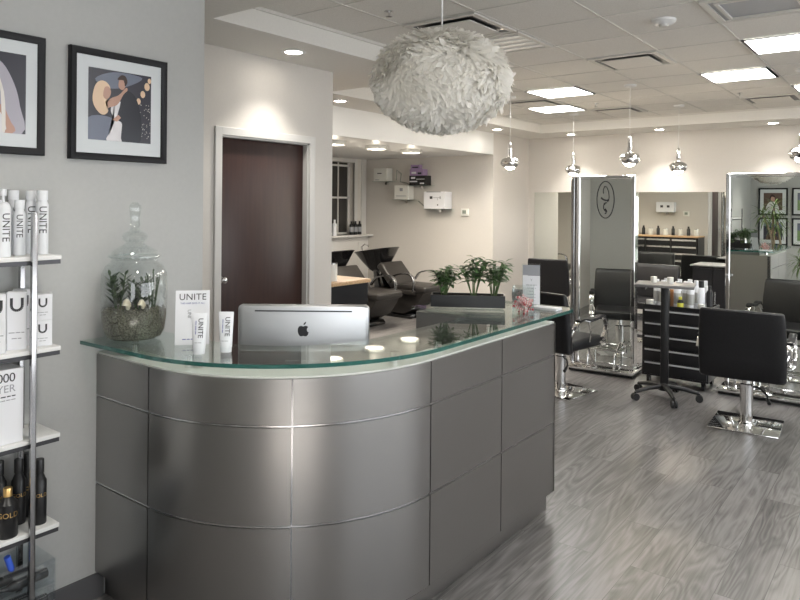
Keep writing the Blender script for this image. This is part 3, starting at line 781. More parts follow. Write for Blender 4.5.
t1 = tube_product((-2.165, 1.60, GZ1), R(42), 'white cream tube standing in front of the white display card')
dup(t1, (-2.115, 1.685, GZ1), R(40), 'white cream tube standing just left of the computer')

# planter with three plants
PX, PY = -1.99, 3.22
pa = R(31)
t = thing('planter_box', 'long black planter box on the glass top at the back end of the desk', 'planter', (PX, PY, GZ1), pa)
b = MB(); b.box((-.20, -.055, .012), (.20, .055, .016)); b.box((-.20, -.055, .016), (-.193, .055, .076)); b.box((.193, -.055, .016), (.20, .055, .076)); b.box((-.193, -.055, .016), (.193, -.048, .076)); b.box((-.193, .048, .016), (.193, .055, .076))
b.build('box', 'black', t, smooth=False)
b = MB(); b.box((-.19, -.05, 0), (.19, .05, .0115), bevel=.003); b.build('acrylic_foot', 'acrylic', t)
b = MB(); b.box((-.1925, -.0475, .0165), (.1925, .0475, .066)); b.build('soil', 'dirt', t, smooth=False)
def bush(loc, h, spread, seed, label, n=9, group='bushy green plants in the black planter'):
    rr = random.Random(seed); t = thing('potted_plant', label, 'plant', loc, 0, group)
    s = MB(); l = MB()
    for j in range(n):
        a = j * 2.4 + rr.uniform(-.4, .4); sp = spread * rr.uniform(.15, .75); tip = Vector((sp * math.cos(a), sp * math.sin(a), h * rr.uniform(.62, .95)))
        p0 = Vector((.012 * math.cos(a), .012 * math.sin(a), 0)); mid = p0.lerp(tip, .5) + Vector((0, 0, h * .08))
        pts = [(1 - f) ** 2 * p0 + 2 * f * (1 - f) * mid + f * f * tip for f in [k / 6 for k in range(7)]]; s.tube(pts, [.0035 - .0003 * k for k in range(7)], 6)
        for k in range(18):
            f = .45 + .55 * k / 15; p = (1 - f) ** 2 * p0 + 2 * f * (1 - f) * mid + f * f * tip; aa = k * 2.4 + rr.uniform(-.3, .3) + j
            leafshape(l, p, (math.cos(aa), math.sin(aa), rr.uniform(-.1, .7)), rr.uniform(.042, .066), rr.uniform(.009, .013), droop=rr.uniform(.2, .9), K=4)
    s.build('stems', 'stem', t); l.build('leaves', 'leaf', t, recalc=False)
ca, sa = math.cos(pa), math.sin(pa)
for dx, h, sp, sd, l in ((-.13, .16, .095, 11, 'shortest bushy green plant, left end of the black planter'), (.03, .235, .125, 12, 'tallest bushy green plant, middle of the black planter'), (.14, .21, .12, 13, 'bushy green plant at the right end of the black planter')):
    bush((PX + dx * ca, PY + dx * sa, GZ1 + .0665), h, sp, sd, l)

# candy vase, candies, sign holder, cards
VX, VY = -1.68, 3.27
t = thing('candy_vase', 'square clear glass vase half full of striped candies on the glass top', 'vase', (VX, VY, GZ1), R(25))
b = MB(); h_ = .055
b.box((-h_, -h_, .001), (h_, h_, .008)); 
for lo, hi in (((-h_, -h_), (h_, -h_ + .004)), ((-h_, h_ - .004), (h_, h_)), ((-h_, -h_ + .004), (-h_ + .004, h_ - .004)), ((h_ - .004, -h_ + .004), (h_, h_ - .004))): b.box((*lo, .008), (*hi, .14))
b.build('glass_walls', 'glass', t, smooth=False)
rr = random.Random(8); first = None
for k in range(26):
    lay = k // 7; a = k * 2.4; q = .022 * (k % 7 > 0)
    loc = (VX + q * math.cos(a) * 1.1, VY + q * math.sin(a) * 1.1, GZ1 + .022 + lay * .017)
    if first is None:
        b = MB(); segs = 12
        for j in range(segs):
            x0 = -.034 + .068 * j / segs; b.cyl((x0, 0, 0), (x0 + .068 / segs, 0, 0), .0062, seg=10, mi=j % 2)
        first = tag(b.build('wrapped_candy', ['red', 'candy'], loc=loc), 'red and white striped candy stick in the square glass vase', 'candy', 'striped candies in the glass vase'); o = first
    else:
        o = first.copy(); COL.objects.link(o); o.location = loc
    o.rotation_euler = (rr.uniform(-.5, .5), rr.uniform(-.6, .6), rr.uniform(0, 6.28))
t = thing('sign_holder', 'clear acrylic stand holding a white price leaflet at the end of the desk', 'sign holder', (-1.76, 3.52, GZ1), R(28))
b = MB(); b.prism([(-.02, 0), (-.016, 0), (.028, .235), (.024, .235)], -.052, .052, axis='x'); b.box((-.052, -.03, 0), (.052, .06, .004)); b.build('acrylic_stand', 'acrylic', t, smooth=False)
b = MB(); e_ = Vector((0, .044, .235)).normalized(); 
def on2(x, z, o=-.0005): return Vector((x, -.02 + .044 / .235 * z + o - .001, z))
b.quad(on2(-.047, .012), on2(.047, .012), on2(.047, .17), on2(-.047, .17)); b.quad(on2(-.047, .172), on2(.047, .172), on2(.047, .228), on2(-.047, .228), mi=1)
b.build('leaflet', ['card', 'inkg'], t, smooth=False, recalc=False)
b = MB(); flat_text(b, 'Y', .02, on2(0, .145, -.001), (1, 0, 0), e_)
for k, n_ in enumerate((.06, .05, .03, .045, .045, .04)): fine_print(b, n_, .007, on2(0, .118 - .017 * k, -.001), (1, 0, 0), e_)
b.build('lettering', 'inkg', t, smooth=False)
b = MB((-1.645, 3.47, GZ1)); b.box((-1.72, 3.43, GZ1), (-1.57, 3.51, GZ1 + .012), bevel=.001); tag(b.build('card_stack', 'card'), 'stack of white cards lying at the tip of the glass top', 'cards')

# ------------------------------------------------------------------ framed wedding pictures
def art_bride(L):
    L(0, [(0, 0), (1, 0), (1, 1), (0, 1)])
    L(1, [(.28, .0), (.95, .0), (.93, .35), (.86, .62), (.72, .86), (.52, .95), (.33, .9), (.2, .7), (.22, .3)])
    L(2, [(.30, .55), (.34, .78), (.46, .87), (.58, .82), (.62, .68), (.58, .52), (.44, .45)])
    L(3, [(.33, .60), (.36, .74), (.46, .79), (.54, .72), (.55, .60), (.49, .50), (.41, .48)])
    L(3, [(.40, .40), (.40, .53), (.52, .53), (.52, .40), (.72, .34), (.80, .18), (.84, .0), (.18, .0), (.2, .22), (.26, .36)])
    L(4, [(.24, .0), (.26, .24), (.38, .22), (.48, .27), (.60, .22), (.70, .25), (.74, .0)])
    L(2, [(.38, .66), (.43, .665), (.43, .655), (.38, .65)]); L(2, [(.47, .665), (.52, .66), (.52, .65), (.47, .655)])
    L(5, [(.41, .56), (.455, .55), (.50, .565), (.455, .575)])
    L(6, [(.72, .05), (.76, .05), (.74, .5), (.62, .85), (.60, .85), (.70, .5)])
def art_couple(L):
    L(0, [(0, 0), (1, 0), (1, 1), (0, 1)])
    L(7, [(0, .0), (.42, .0), (.5, .22), (.3, .34), (0, .3)]); L(7, [(.1, .85), (.4, .98), (.85, .96), (.6, .8), (.3, .74)])
    for cx, cy, r in ((.93, .84, .045), (.86, .72, .04), (.79, .61, .035), (.97, .93, .03)): L(8, [(cx + r * math.cos(k), cy + r * 1.3 * math.sin(k)) for k in [j * PI / 5 for j in range(10)]])
    rr = random.Random(4)
    for k in range(60):
        x = rr.uniform(.72, .98); y = rr.uniform(.05, .58); L(6, [(x, y), (x + .008, y), (x + .008, y + .012), (x, y + .012)])
    L(4, [(.28, .0), (.34, .14), (.40, .3), (.34, .42), (.38, .55), (.52, .55), (.56, .3), (.56, .0)])
    L(9, [(.52, .0), (.80, .0), (.84, .25), (.80, .5), (.72, .68), (.60, .74), (.52, .66), (.48, .5), (.44, .32), (.52, .25)])
    L(3, [(.46, .78), (.47, .88), (.52, .92), (.57, .89), (.57, .8), (.52, .74)]); L(2, [(.44, .88), (.50, .95), (.57, .94), (.60, .86), (.56, .80), (.54, .88)])
    L(3, [(.24, .36), (.30, .46), (.44, .52), (.54, .68), (.60, .74), (.58, .78), (.46, .66), (.34, .60), (.24, .48)])
    L(8, [(.06, .6), (.10, .76), (.18, .83), (.27, .82), (.33, .74), (.30, .62), (.26, .52), (.30, .42), (.24, .36), (.16, .38), (.08, .48)])
    L(3, [(.22, .62), (.24, .74), (.30, .76), (.34, .70), (.32, .62), (.27, .58)])
    L(3, [(.36, .30), (.44, .28), (.50, .34), (.46, .38)])
ART = [mat('print_dark', (.045, .045, .06), .25), mat('print_veil', (.42, .40, .46), .25), mat('print_hair', (.05, .03, .025), .25), mat('print_skin', (.50, .30, .23), .25), mat('print_dress', (.72, .70, .72), .25),
       mat('print_lips', (.35, .06, .07), .25), mat('print_highlight', (.75, .72, .68), .25), mat('print_mist', (.16, .18, .24), .25), mat('print_blonde', (.75, .55, .38), .25), mat('print_suit', (.02, .022, .032), .25),
       mat('print_brown', (.12, .08, .06), .25), mat('print_green', (.20, .30, .14), .25)]
def framed(org, xdir, W, H, pw, ph, dz, art, label, mats=ART):
    """xdir = picture's left-to-right; built in local X/Z, facing -Y, then turned"""
    rz = math.atan2(xdir[1], xdir[0])
    t = thing('framed_photograph', label, 'picture', org, rz, 'framed wedding photographs')
    m_ = .028; b = MB()
    b.loft([[(sx_ * (W / 2 - o_), y_, sz_ * (H / 2 - o_)) for sx_, sz_ in ((-1, -1), (1, -1), (1, 1), (-1, 1))] for o_, y_ in ((0, -.001), (0, -.024), (.003, -.028), (.012, -.028), (m_ - .004, -.022), (m_, -.019), (m_, -.001))], cap=False, loop=True)
    b.build('frame', 'frame', t)
    b = MB(); b.box((-W / 2 + m_, -.016, -H / 2 + m_), (W / 2 - m_, -.006, H / 2 - m_)); b.build('mat_board', 'mat_board', t, smooth=False)
    b = MB(); n = [0]
    def L(mi, pts):
        n[0] += 1; y = -.0168 - .00003 * n[0]
        if len(pts) > 4:
            V_ = [Vector(p) for p in pts]; m2 = len(V_); Q = []
            for i in range(m2):
                p0, p1, p2, p3 = V_[i - 1], V_[i], V_[(i + 1) % m2], V_[(i + 2) % m2]
                for j in range(4):
                    u = j / 4; Q.append(.5 * ((2 * p1) + (-p0 + p2) * u + (2 * p0 - 5 * p1 + 4 * p2 - p3) * u * u + (-p0 + 3 * p1 - 3 * p2 + p3) * u ** 3))
            pts = [(min(1, max(0, q.x)), min(1, max(0, q.y))) for q in Q]
        f = b.quad(*[(-pw / 2 + u * pw, y, dz - ph / 2 + v * ph) for u, v in pts], mi=mi)
    art(L)
    bmesh.ops.triangulate(b.bm, faces=list(b.bm.faces)); b.build('photo_print', mats, t, smooth=False, recalc=False)
    return t
framed((XL + .001, 1.066, 2.048), (0, 1), .44, .455, .30, .30, .0, art_bride, 'framed portrait of a bride in a veil, cut by the left picture edge')
framed((XL + .001, 1.604, 2.044), (0, 1), .44, .455, .286, .296, .004, art_couple, 'framed photograph of an embracing bride and groom, nearer the room corner')
def art_a(L):
    L(10, [(0, 0), (1, 0), (1, 1), (0, 1)]); L(3, [(.4, .55), (.45, .8), (.6, .82), (.65, .6), (.52, .5)]); L(4, [(.2, 0), (.3, .4), (.5, .5), (.75, .4), (.85, 0)]); L(2, [(.38, .7), (.45, .88), (.62, .88), (.7, .5), (.63, .5), (.6, .76), (.45, .76)])
def art_b(L):
    L(11, [(0, 0), (1, 0), (1, 1), (0, 1)]); L(6, [(.1, .1), (.5, .2), (.6, .5), (.3, .6)]); L(7, [(.5, .5), (1, .6), (1, 1), (.4, 1)]); L(4, [(.55, .0), (.6, .4), (.8, .4), (.85, .0)])
def art_c(L):
    L(0, [(0, 0), (1, 0), (1, 1), (0, 1)]); L(3, [(.3, .4), (.5, .7), (.7, .5), (.6, .3)]); L(10, [(.2, 0), (.4, .4), (.8, .3), (.9, 0)]); L(7, [(0, .7), (1, .8), (1, 1), (0, 1)])
for i, (x, z, a_, l) in enumerate([(-2.35, 1.74, art_a, 'upper left of the framed photographs on the wall seen in the right mirror'), (-2.35, 1.17, art_c, 'lower left of the framed photographs on the wall seen in the right mirror'),
                                   (-1.78, 1.74, art_b, 'upper right of the framed photographs on the wall seen in the right mirror'), (-1.78, 1.17, art_b, 'lower right of the framed photographs on the wall seen in the right mirror')]):
    framed((x, YR + .001, z), (-1, 0), .50, .52, .32, .33, 0, a_, l)

# ------------------------------------------------------------------ retail shelf
SX0, SX1, SY0, SY1 = XL + .005, -2.545, .20, 1.270
SO = (-2.64, .7, 0)
unit = thing('display_shelf', 'chrome and white open retail shelf against the left wall', 'shelf', SO)
zs = [1.447, 1.111, .790, .457, .140]
for z in zs:
    b = MB(SO); b.box((SX0, SY0, z - .016), (SX1, SY1, z), bevel=.002); s_ = b.build('shelf_board', 'white', unit)
    b = MB(SO); b.box((SX0 + .01, SY1 - .008, z - .032), (SX1 - .004, SY1 - .002, z - .0165)); b.box((SX1 - .012, SY0 + .01, z - .032), (SX1 - .004, SY1 - .008, z - .0165)); b.build('rail', 'raildark', s_, smooth=False)
for x, ys in ((SX1 + .011, (1.165, .33)), (SX0 + .03, (1.20, .33))):
    for y in ys:
        b = MB(SO); h_ = .0095
        b.box((x - h_, y - h_, 0), (x + h_, y + h_, 1.605 if x > -2.6 else 1.59), bevel=.002)
        b.build('post', 'postm', unit)
def sprayer(r, h, capr, caph, body, capm, txt, tcol, ang, ts, name='spray_can', vertical=True, neck=.01):
    t = thing(name, '', 'bottle')
    b = MB(); b.lathe([(.001, 0), (r * .96, 0), (r, .003), (r, h - caph - neck - .006), (r * .85, h - caph - neck), (capr * .8, h - caph), (.001, h - caph)], seg=28); b.build('bottle_body', body, t)
    b = MB(); b.lathe([(.001, h - caph), (capr, h - caph), (capr, h - .002), (capr * .93, h), (.001, h)], seg=28); b.build('cap', capm, t)
    b = MB(); wrap_text(b, txt, ts, r, ang, (h - caph) * (.64 if vertical else .58), vertical); b.build('lettering', tcol, t, smooth=False)
    return t
g1 = 'white product bottles on the top retail shelf'
A0 = -.38
Z1, Z2, Z3, Z4, Z5 = zs
c1 = sprayer(.0208, .238, .0185, .036, 'plast', 'plast', 'UNITE', 'ink', A0, .036); c1.location = (-2.625, 1.236, Z1)
c1['label'] = 'tallest white spray can at the right end of the top shelf'; c1['group'] = g1
dup(c1, (-2.685, 1.222, Z1), 0, 'tall white spray can directly behind the tallest one at the shelf end', g1)
dup(c1, (-2.70, 1.165, Z1), .5, 'tall white spray can behind the chrome post on the top shelf', g1)
c2 = sprayer(.0205, .202, .0170, .034, 'plast', 'plast', 'UNITE', 'ink', A0, .030, name='shampoo_bottle'); c2.location = (-2.635, 1.158, Z1)
c2['label'] = 'shorter white bottle left of the chrome post on the top shelf'; c2['group'] = g1
dup(c2, (-2.69, 1.11, Z1), -.3, 'short white bottle in the second row of the top shelf', g1)
t = thing('pump_bottle', 'white pump bottle at the left picture edge on the top shelf', 'bottle', (-2.60, 1.088, Z1), group=g1)
b = MB(); b.lathe([(.001, 0), (.024, 0), (.025, .004), (.025, .17), (.018, .19), (.009, .195), (.001, .195)], seg=28); b.build('bottle_body', 'plast', t)
b = MB(); b.cyl((0, 0, .195), (0, 0, .22), .0045); b.lathe([(.001, .215), (.010, .215), (.010, .240), (.001, .243)]); b.build('pump', 'plast', t)
b = MB(); wrap_text(b, 'UNITE', .036, .025, A0 + .35, .105); b.build('lettering', 'ink', t, smooth=False)
dup(t, (-2.62, 1.0, Z1), 0, 'white pump bottle just beyond the left picture edge', g1)

def carton(w, d, h, name, label, loc, rz, ts, grp):
    t = thing(name, label, 'box', loc, rz, grp)
    b = MB(); b.box((-w / 2, -d / 2, 0), (w / 2, d / 2, h), bevel=.0012, seg=1); b.build('carton', 'card', t, smooth=False)
    b = MB(); y = -d / 2 - .0006; k = ts * .5; zc = h - ts * .72
    # rounded U
    pts = [(-k * .55, zc + k * .75), (-k * .55, zc - k * .15)] + [(-k * .55 * math.cos(a), zc - k * .15 - k * .55 * math.sin(a)) for a in [i * PI / 10 for i in range(1, 10)]] + [(k * .55, zc - k * .15), (k * .55, zc + k * .75)]
    for wv, mi in ((ts * .075, 0),):
        for (xa, za), (xb, zb) in zip(pts[:-1], pts[1:]):
            dd = Vector((xb - xa, zb - za)); dd.normalize(); nx, nz = -dd.y * wv, dd.x * wv
            b.quad((xa + nx, y, za + nz), (xb + nx, y, zb + nz), (xb - nx, y, zb - nz), (xa - nx, y, za - nz), mi=mi)
    fine_print(b, ts * .8, ts * .12, (0, y, h * .30), (1, 0, 0), (0, 0, 1), 1); fine_print(b, ts * .5, ts * .12, (0, y, h * .2), (1, 0, 0), (0, 0, 1), 1)
    b.build('lettering', ['ink', 'inkg'], t, smooth=False, recalc=False); return t
g2 = 'white U product boxes on the second retail shelf'
fz = R(64)
k1 = carton(.062, .048, .208, 'product_box', 'tall white U box directly left of the chrome post on the second shelf', (-2.612, 1.143, Z2), fz, .062, g2)
dup(k1, (-2.598, 1.066, Z2), fz, 'tall white U box at the left picture edge on the second shelf', g2)
dup(k1, (-2.668, 1.185, Z2), fz, 'white box standing behind the chrome post on the second shelf', g2)
k2 = carton(.064, .045, .095, 'small_product_box', 'lower of the two small stacked white U boxes on the second shelf', (-2.612, 1.232, Z2), R(70), .042, g2)
dup(k2, (-2.612, 1.232, Z2 + .0955), R(70), 'upper of the two small stacked white U boxes on the second shelf', g2)
t = thing('hair_dryer_box', 'large white hair dryer box marked 2000 DRYER on the third shelf', 'box', (-2.617, .976, Z3), R(90))
b = MB(); b.box((-.17, -.055, 0), (.17, .055, .262), bevel=.002, seg=1); b.build('carton', 'card', t, smooth=False)
b = MB(); yy = -.0556; ex = (1, 0, 0); ez = (0, 0, 1)
flat_text(b, '2000', .045, (.142, yy, .232), ex, ez, 0, al='RIGHT', spacing=.92); flat_text(b, 'DRYER', .037, (.142, yy, .194), ex, ez, 1, al='RIGHT'); fine_print(b, .13, .009, (.142, yy, .168), ex, ez, 0, al='RIGHT'); fine_print(b, .10, .007, (.142, yy, .155), ex, ez, 1, al='RIGHT')
b.build('lettering', ['ink', 'inkg'], t, smooth=False)
b = MB(); pts = [(-.04 + .11 * math.cos(a), -.056, .09 + .05 * math.sin(a)) for a in [k * PI / 10 for k in range(20)]]
b.bm.faces.new([b.bm.verts.new(p) for p in pts]); pp = [(-.04 + .10 * math.cos(a), -.0565, .09 + .042 * math.sin(a)) for a in [k * PI / 10 for k in range(20)]]
f = b.bm.faces.new([b.bm.verts.new(p) for p in pp]); f.material_index = 1
b.quad((.065, -.057, .06), (.076, -.057, .068), (.076, -.057, .12), (.065, -.057, .125), mi=0)
b.build('printed_dryer', ['ink', 'card'], t, smooth=False, recalc=False)
g3 = 'black hair product bottles on the fourth retail shelf'
d1 = sprayer(.0245, .236, .0155, .050, 'black', 'black', 'GOLD', 'gold', A0, .019, vertical=False, neck=.022, name='black_spray_bottle'); d1.location = (-2.600, 1.222, Z4)
d1['label'] = 'matte black spray bottle right of the chrome post on the fourth shelf'; d1['group'] = g3
for loc, l in (((-2.66, 1.175, Z4), 'black bottle behind the chrome post on the fourth shelf'), ((-2.69, 1.12, Z4), 'black bottle in the back row near the wall on the fourth shelf'), ((-2.70, 1.225, Z4), 'black bottle near the wall behind the rightmost black one')):
    dup(d1, loc, .1, l, g3)
d2 = sprayer(.0335, .172, .0145, .030, 'black', 'gold', 'GOLD', 'gold', A0, .026, vertical=False, neck=.018, name='gold_capped_bottle'); d2.location = (-2.585, 1.105, Z4)
d2['label'] = 'squat black bottle with gold cap at the front of the fourth shelf'; d2['group'] = g3
dup(d2, (-2.655, 1.065, Z4), .2, 'squat black bottle with gold cap in the second row of the fourth shelf', g3)
def brush():
    t = thing('hair_brush', '', 'brush')
    b = MB(); b.tube([(-.06, 0, 0), (.0, 0, 0), (.065, 0, 0), (.08, 0, .0)], [.018, .020, .018, .009], 12); b.tube([(.08, 0, 0), (.11, 0, .003), (.15, 0, .003)], [.009, .007, .009], 10); b.build('handle', 'black', t)
    b = MB()
    for i in range(12):
        for j in range(5):
            x = -.05 + .1 * i / 11; a = (j - 2) * .4; b.cyl((x, .017 * math.sin(a), .017 * math.cos(a)), (x, .03 * math.sin(a), .03 * math.cos(a)), .0012, .0009, 4)
    b.build('bristles', 'bristle', t, smooth=False); return t
for z, l in ((Z5 + .001, 'clear acrylic bin of brushes at the bottom of the retail shelf'), (Z5 + .096, 'upper clear acrylic bin of brushes stacked on the bottom bin')):
    t = thing('acrylic_bin', l, 'bin', (-2.64, 1.13, z), group='clear bins of brushes')
    b = MB(); b.box((-.09, -.13, 0), (.09, .13, .004))
    for lo, hi in (((-.09, -.13), (.09, -.126)), ((-.09, .126), (.09, .13)), ((-.09, -.126), (-.086, .126)), ((.086, -.126), (.09, .126))): b.box((*lo, .004), (*hi, .092))
    b.build('bin_walls', 'acrylic', t, smooth=False)
br0 = brush(); gi = 'brushes in the clear bins'
for i, (x, y, z, l) in enumerate([(-2.60, 1.19, Z5 + .027, 'black hair brush with white bristles in the lower clear bin, front'), (-2.66, 1.17, Z5 + .027, 'black hair brush at the back of the lower clear bin'),
                        (-2.60, 1.19, Z5 + .122, 'black hair brush with white bristles in the upper clear bin, front'), (-2.66, 1.17, Z5 + .122, 'black hair brush at the back of the upper clear bin')]):
    a_ = R(-88)
    if i == 0: br0.location = (x, y, z); br0.rotation_euler = (0, 0, a_); br0['label'] = l; br0['group'] = gi
    else: dup(br0, (x, y, z), a_, l, gi)
b = MB((-2.57, 1.10, .36)); b.tube([(-2.57, 1.112, .343), (-2.57, 1.098, .390)], .011, 12); b.tube([(-2.57, 1.116, .333), (-2.57, 1.112, .343)], [.006, .011], 12)
tag(b.build('hair_clip', 'blue'), 'small blue clip above the brush bins beside the post', 'clip')
t = thing('boxed_combs', 'dark box of combs on the bottom retail shelf at the picture edge', 'box', (-2.64, .86, Z5))
b = MB(); b.box((-.09, -.13, 0), (.09, .13, .16), bevel=.004); b.build('box', 'black', t)
b = MB()
for k in range(5): b.box((-.07, -.09 + .04 * k, .162), (.07, -.087 + .04 * k, .19))
b.build('combs', 'chromed', t, smooth=False)

# ------------------------------------------------------------------ styling chairs
def styling_chair(name='styling_chair', lm='leather'):
    t = thing(name, '', 'chair')
    b = MB(); b.box((-.235, -.235, .001), (.235, .235, .012), bevel=.004); b.build('base_plate', 'chrome', t)
    b = MB(); b.lathe([(.06, .012), (.058, .02), (.046, .026), (.046, .30), (.048, .31), (.03, .315), (.03, .385)], seg=28); b.build('pump_column', 'chrome', t)
    b = MB(); b.box((-.11, -.11, .385), (.11, .11, .405)); b.build('seat_bracket', 'black', t, smooth=False)
    b = MB(); b.tube([(.05, -.02, .30), (.10, -.06, .30), (.15, -.12, .27), (.16, -.16, .25)], .008, 8); b.tube([(.155, -.15, .253), (.17, -.2, .235)], .013, 8); b.build('pump_lever', 'black', t)
    b = MB(); b.box((-.255, -.24, .405), (.255, .27, .50), bevel=.03, seg=4); b.build('seat', lm, t)
    # backrest: lofted slab, waisted, slightly reclined
    rings = []
    for z, w_, y, d in ((.40, .27, -.262, .035), (.415, .283, -.268, .045), (.55, .288, -.285, .05), (.72, .285, -.305, .046), (.86, .278, -.335, .038), (.895, .272, -.343, .030), (.905, .262, -.345, .018)):
        rg = []
        for k in range(28):
            a = 2 * PI * k / 28; cx_ = math.cos(a); sy_ = math.sin(a); e = .22
            rg.append((w_ * math.copysign(abs(cx_) ** e, cx_), y + d * math.copysign(abs(sy_) ** .5, sy_), z))
        rings.append(rg)
    b = MB(); b.loft(rings); b.build('backrest', lm, t)
    b = MB(); b.tube([(-.2, -.23, .425), (.2, -.23, .425)], .010, 8); b.build('back_bracket', 'chrome', t)
    for s_ in (-1, 1):
        x = s_ * .292
        P = [(x, -.25, .60), (x, -.20, .655), (x, -.12, .672), (x, -.02, .655), (x, .08, .662), (x, .16, .678), (x, .225, .655), (x, .25, .60), (x, .235, .54), (x, .20, .49), (x, .22, .45), (x * .93, .20, .43)]
        # smooth the path
        Q = []
        V = [Vector(p) for p in P]
        for i in range(len(V) - 1):
            p0, p1, p2, p3 = V[max(i - 1, 0)], V[i], V[i + 1], V[min(i + 2, len(V) - 1)]
            for j in range(5):
                u = j / 5; Q.append(.5 * ((2 * p1) + (-p0 + p2) * u + (2 * p0 - 5 * p1 + 4 * p2 - p3) * u * u + (-p0 + 3 * p1 - 3 * p2 + p3) * u ** 3))
        Q.append(V[-1])
        b = MB(); b.tube(Q, 0, flat=(.022, .0055)); b.tube([(x, -.25, .60), (x * .95, -.27, .55), (x * .92, -.27, .48)], .010, 8); b.tube([(x, -.02, .655), (x, .01, .56), (x * .9, .04, .47)], .009, 8)
        arm = b.build('armrest', 'chrome', t)
        b = MB(); b.tube([q + Vector((0, 0, .011)) for q in Q[6:30]], 0, flat=(.024, .009)); b.build('arm_pad', lm, arm)
    # footrest
    b = MB(); b.tube([(-.12, .22, .40), (-.12, .30, .26), (-.12, .38, .17), (.12, .38, .17), (.12, .30, .26), (.12, .22, .40)], .010, 8); b.box((-.14, .34, .16), (.14, .41, .172), bevel=.004)
    b.build('footrest', 'chrome', t)
    return t
SC = styling_chair()
chs = [(-1.075, 5.73, 4, 'black styling chair in front of the right mirror, back towards the viewer'),
       (-2.57, 5.73, -10, 'black styling chair beside the desk end, facing the tall emblem mirror'),
       (-4.15, 9.02, 8, 'black styling chair with plain back in the far left before the back wall mirror'),
       (-2.72, 8.55, 176, 'styling chair turned to the viewer behind the tall mirror and the tray stand'),
       (-3.40, 9.05, 0, 'styling chair hidden behind the tall mirror, seen in the back wall mirror')]
for i, (x, y, a_, l) in enumerate(chs):
    if i == 0: SC.location = (x, y, 0); SC.rotation_euler = (0, 0, R(a_)); SC['label'] = l; SC['group'] = 'black styling chairs'
    else: dup(SC, (x, y, 0), R(a_), l, 'black styling chairs')

# ------------------------------------------------------------------ mirror stations
def station(x0, x1, label, emblem=True, rz=0.0):
    xc = (x0 + x1) / 2; t = thing('mirror_station', label, 'mirror', (xc, 6.72, 0), R(rz)); w_ = (x1 - x0) / 2; H = 1.94
    b = MB(); b.box((-w_ - .02, -.20, .005), (w_ + .02, .26, .03)); b.build('kick', 'black', t, smooth=False)
    b = MB(); b.box((-w_ - .03, -.22, .03), (w_ + .03, .28, .055), bevel=.003); b.build('base_plate', 'chrome', t)
    b = MB(); m_ = .035
    for lo, hi in (((-w_, .056), (-w_ + m_, H)), ((w_ - m_, .056), (w_, H)), ((-w_ + m_, H - m_), (w_ - m_, H)), ((-w_ + m_, .056), (w_ - m_, .056 + m_))):
        b.box((lo[0], -.065, lo[1]), (hi[0], .065, hi[1]), bevel=.004, seg=1)
    b.build('mirror_frame', 'chrome', t, smooth=False)
    for s_, n_ in ((-1, 'front'), (1, 'rear')):
        b = MB(); y = s_ * .050
        b.box((-w_ + m_ - .004, min(y, y - s_ * .01), .056 + m_ - .004), (w_ - m_ + .004, max(y, y - s_ * .01), H - m_ + .004)); mr = b.build('mirror_glass', 'mirror', t, smooth=False)
        if emblem:
            b = MB(); yy = s_ * .0512; zc = 1.70
            def stroke(pts, r):
                b.tube([(px_ * -s_ + .0, yy, zc + pz) for px_, pz in pts], 0, flat=(r, .0008) if False else None) if False else None
                for (xa, za), (xb, zb) in zip(pts[:-1], pts[1:]):
                    d = Vector((xb - xa, zb - za)); 
                    if d.length < 1e-6: continue
                    d.normalize(); nx, nz = -d.y * r, d.x * r; q = -s_
                    b.quad((q * (xa + nx), yy, zc + za + nz), (q * (xb + nx), yy, zc + zb + nz), (q * (xb - nx), yy, zc + zb - nz), (q * (xa - nx), yy, zc + za - nz))
            stroke([(.085 * math.cos(a), .182 * math.sin(a)) for a in [k * PI / 24 for k in range(49)]], .0045)
            stroke([(-.02, .06), (-.022, .10), (-.008, .135), (.012, .125), (.030, .08), (.036, .03), (.030, -.01), (.018, -.02)], .004)
            stroke([(-.045, .02), (-.02, .0), (.01, -.008), (.035, -.002)], .008)
            stroke([(-.012, -.05), (.0, -.03), (.014, -.03)], .006)
            stroke([(-.010, -.03), (-.018, -.06), (-.018, -.09), (-.008, -.105), (.005, -.115), (.008, -.13), (-.006, -.14)], .005)
            stroke([(-.006, -.09), (.006, -.10), (.012, -.12)], .007)
            b.build('oval_emblem', 'ink', mr, smooth=False, recalc=False)
    for s_ in (-1, 1):
        b = MB(); 
        for x in (-w_ * .45, w_ * .45):
            b.tube([(x, s_ * .17, .056), (x, s_ * .165, .16), (x, s_ * .14, .21), (x, s_ * .07, .225)], .012, 10)
        b.box((-w_ * .7, s_ * .12 - .03, .222), (w_ * .7, s_ * .12 + .03, .236), bevel=.004); b.tube([(w_ * .5, s_ * .12, .236), (w_ * .62, s_ * .13, .32), (w_ * .8, s_ * .14, .30), (w_ * .82, s_ * .14, .22)], .008, 8)
        b.build('footrest', 'chrome', t)
    if not emblem: return t
    # slim tool column on the left side
    b = MB(); b.tube([(-w_ - .045, 0, .056), (-w_ - .045, 0, 1.0), (-w_ - .045, 0, H - .01)], .030, 20); b.build('side_column', 'chromed', t)
    return t
station(-2.83, -2.25, 'tall freestanding chrome mirror station with an oval script emblem, left one', rz=4.5)
station(-1.43, -.50, 'wide freestanding chrome mirror station at the right picture edge', emblem=False)
t = thing('wall_mirror', 'long frameless mirror on the back wall behind the stations', 'mirror', (-2.0, YF - .001, 1.1))
b = MB(); b.box((-2.92, -.012, -.75), (3.0, -.002, .735)); b.build('mirror_glass', 'mirror', t, smooth=False)
b = MB(); b.box((-2.92, -.014, -.765), (3.0, -.001, -.751)); b.build('bottom_channel', 'chrome', t, smooth=False)

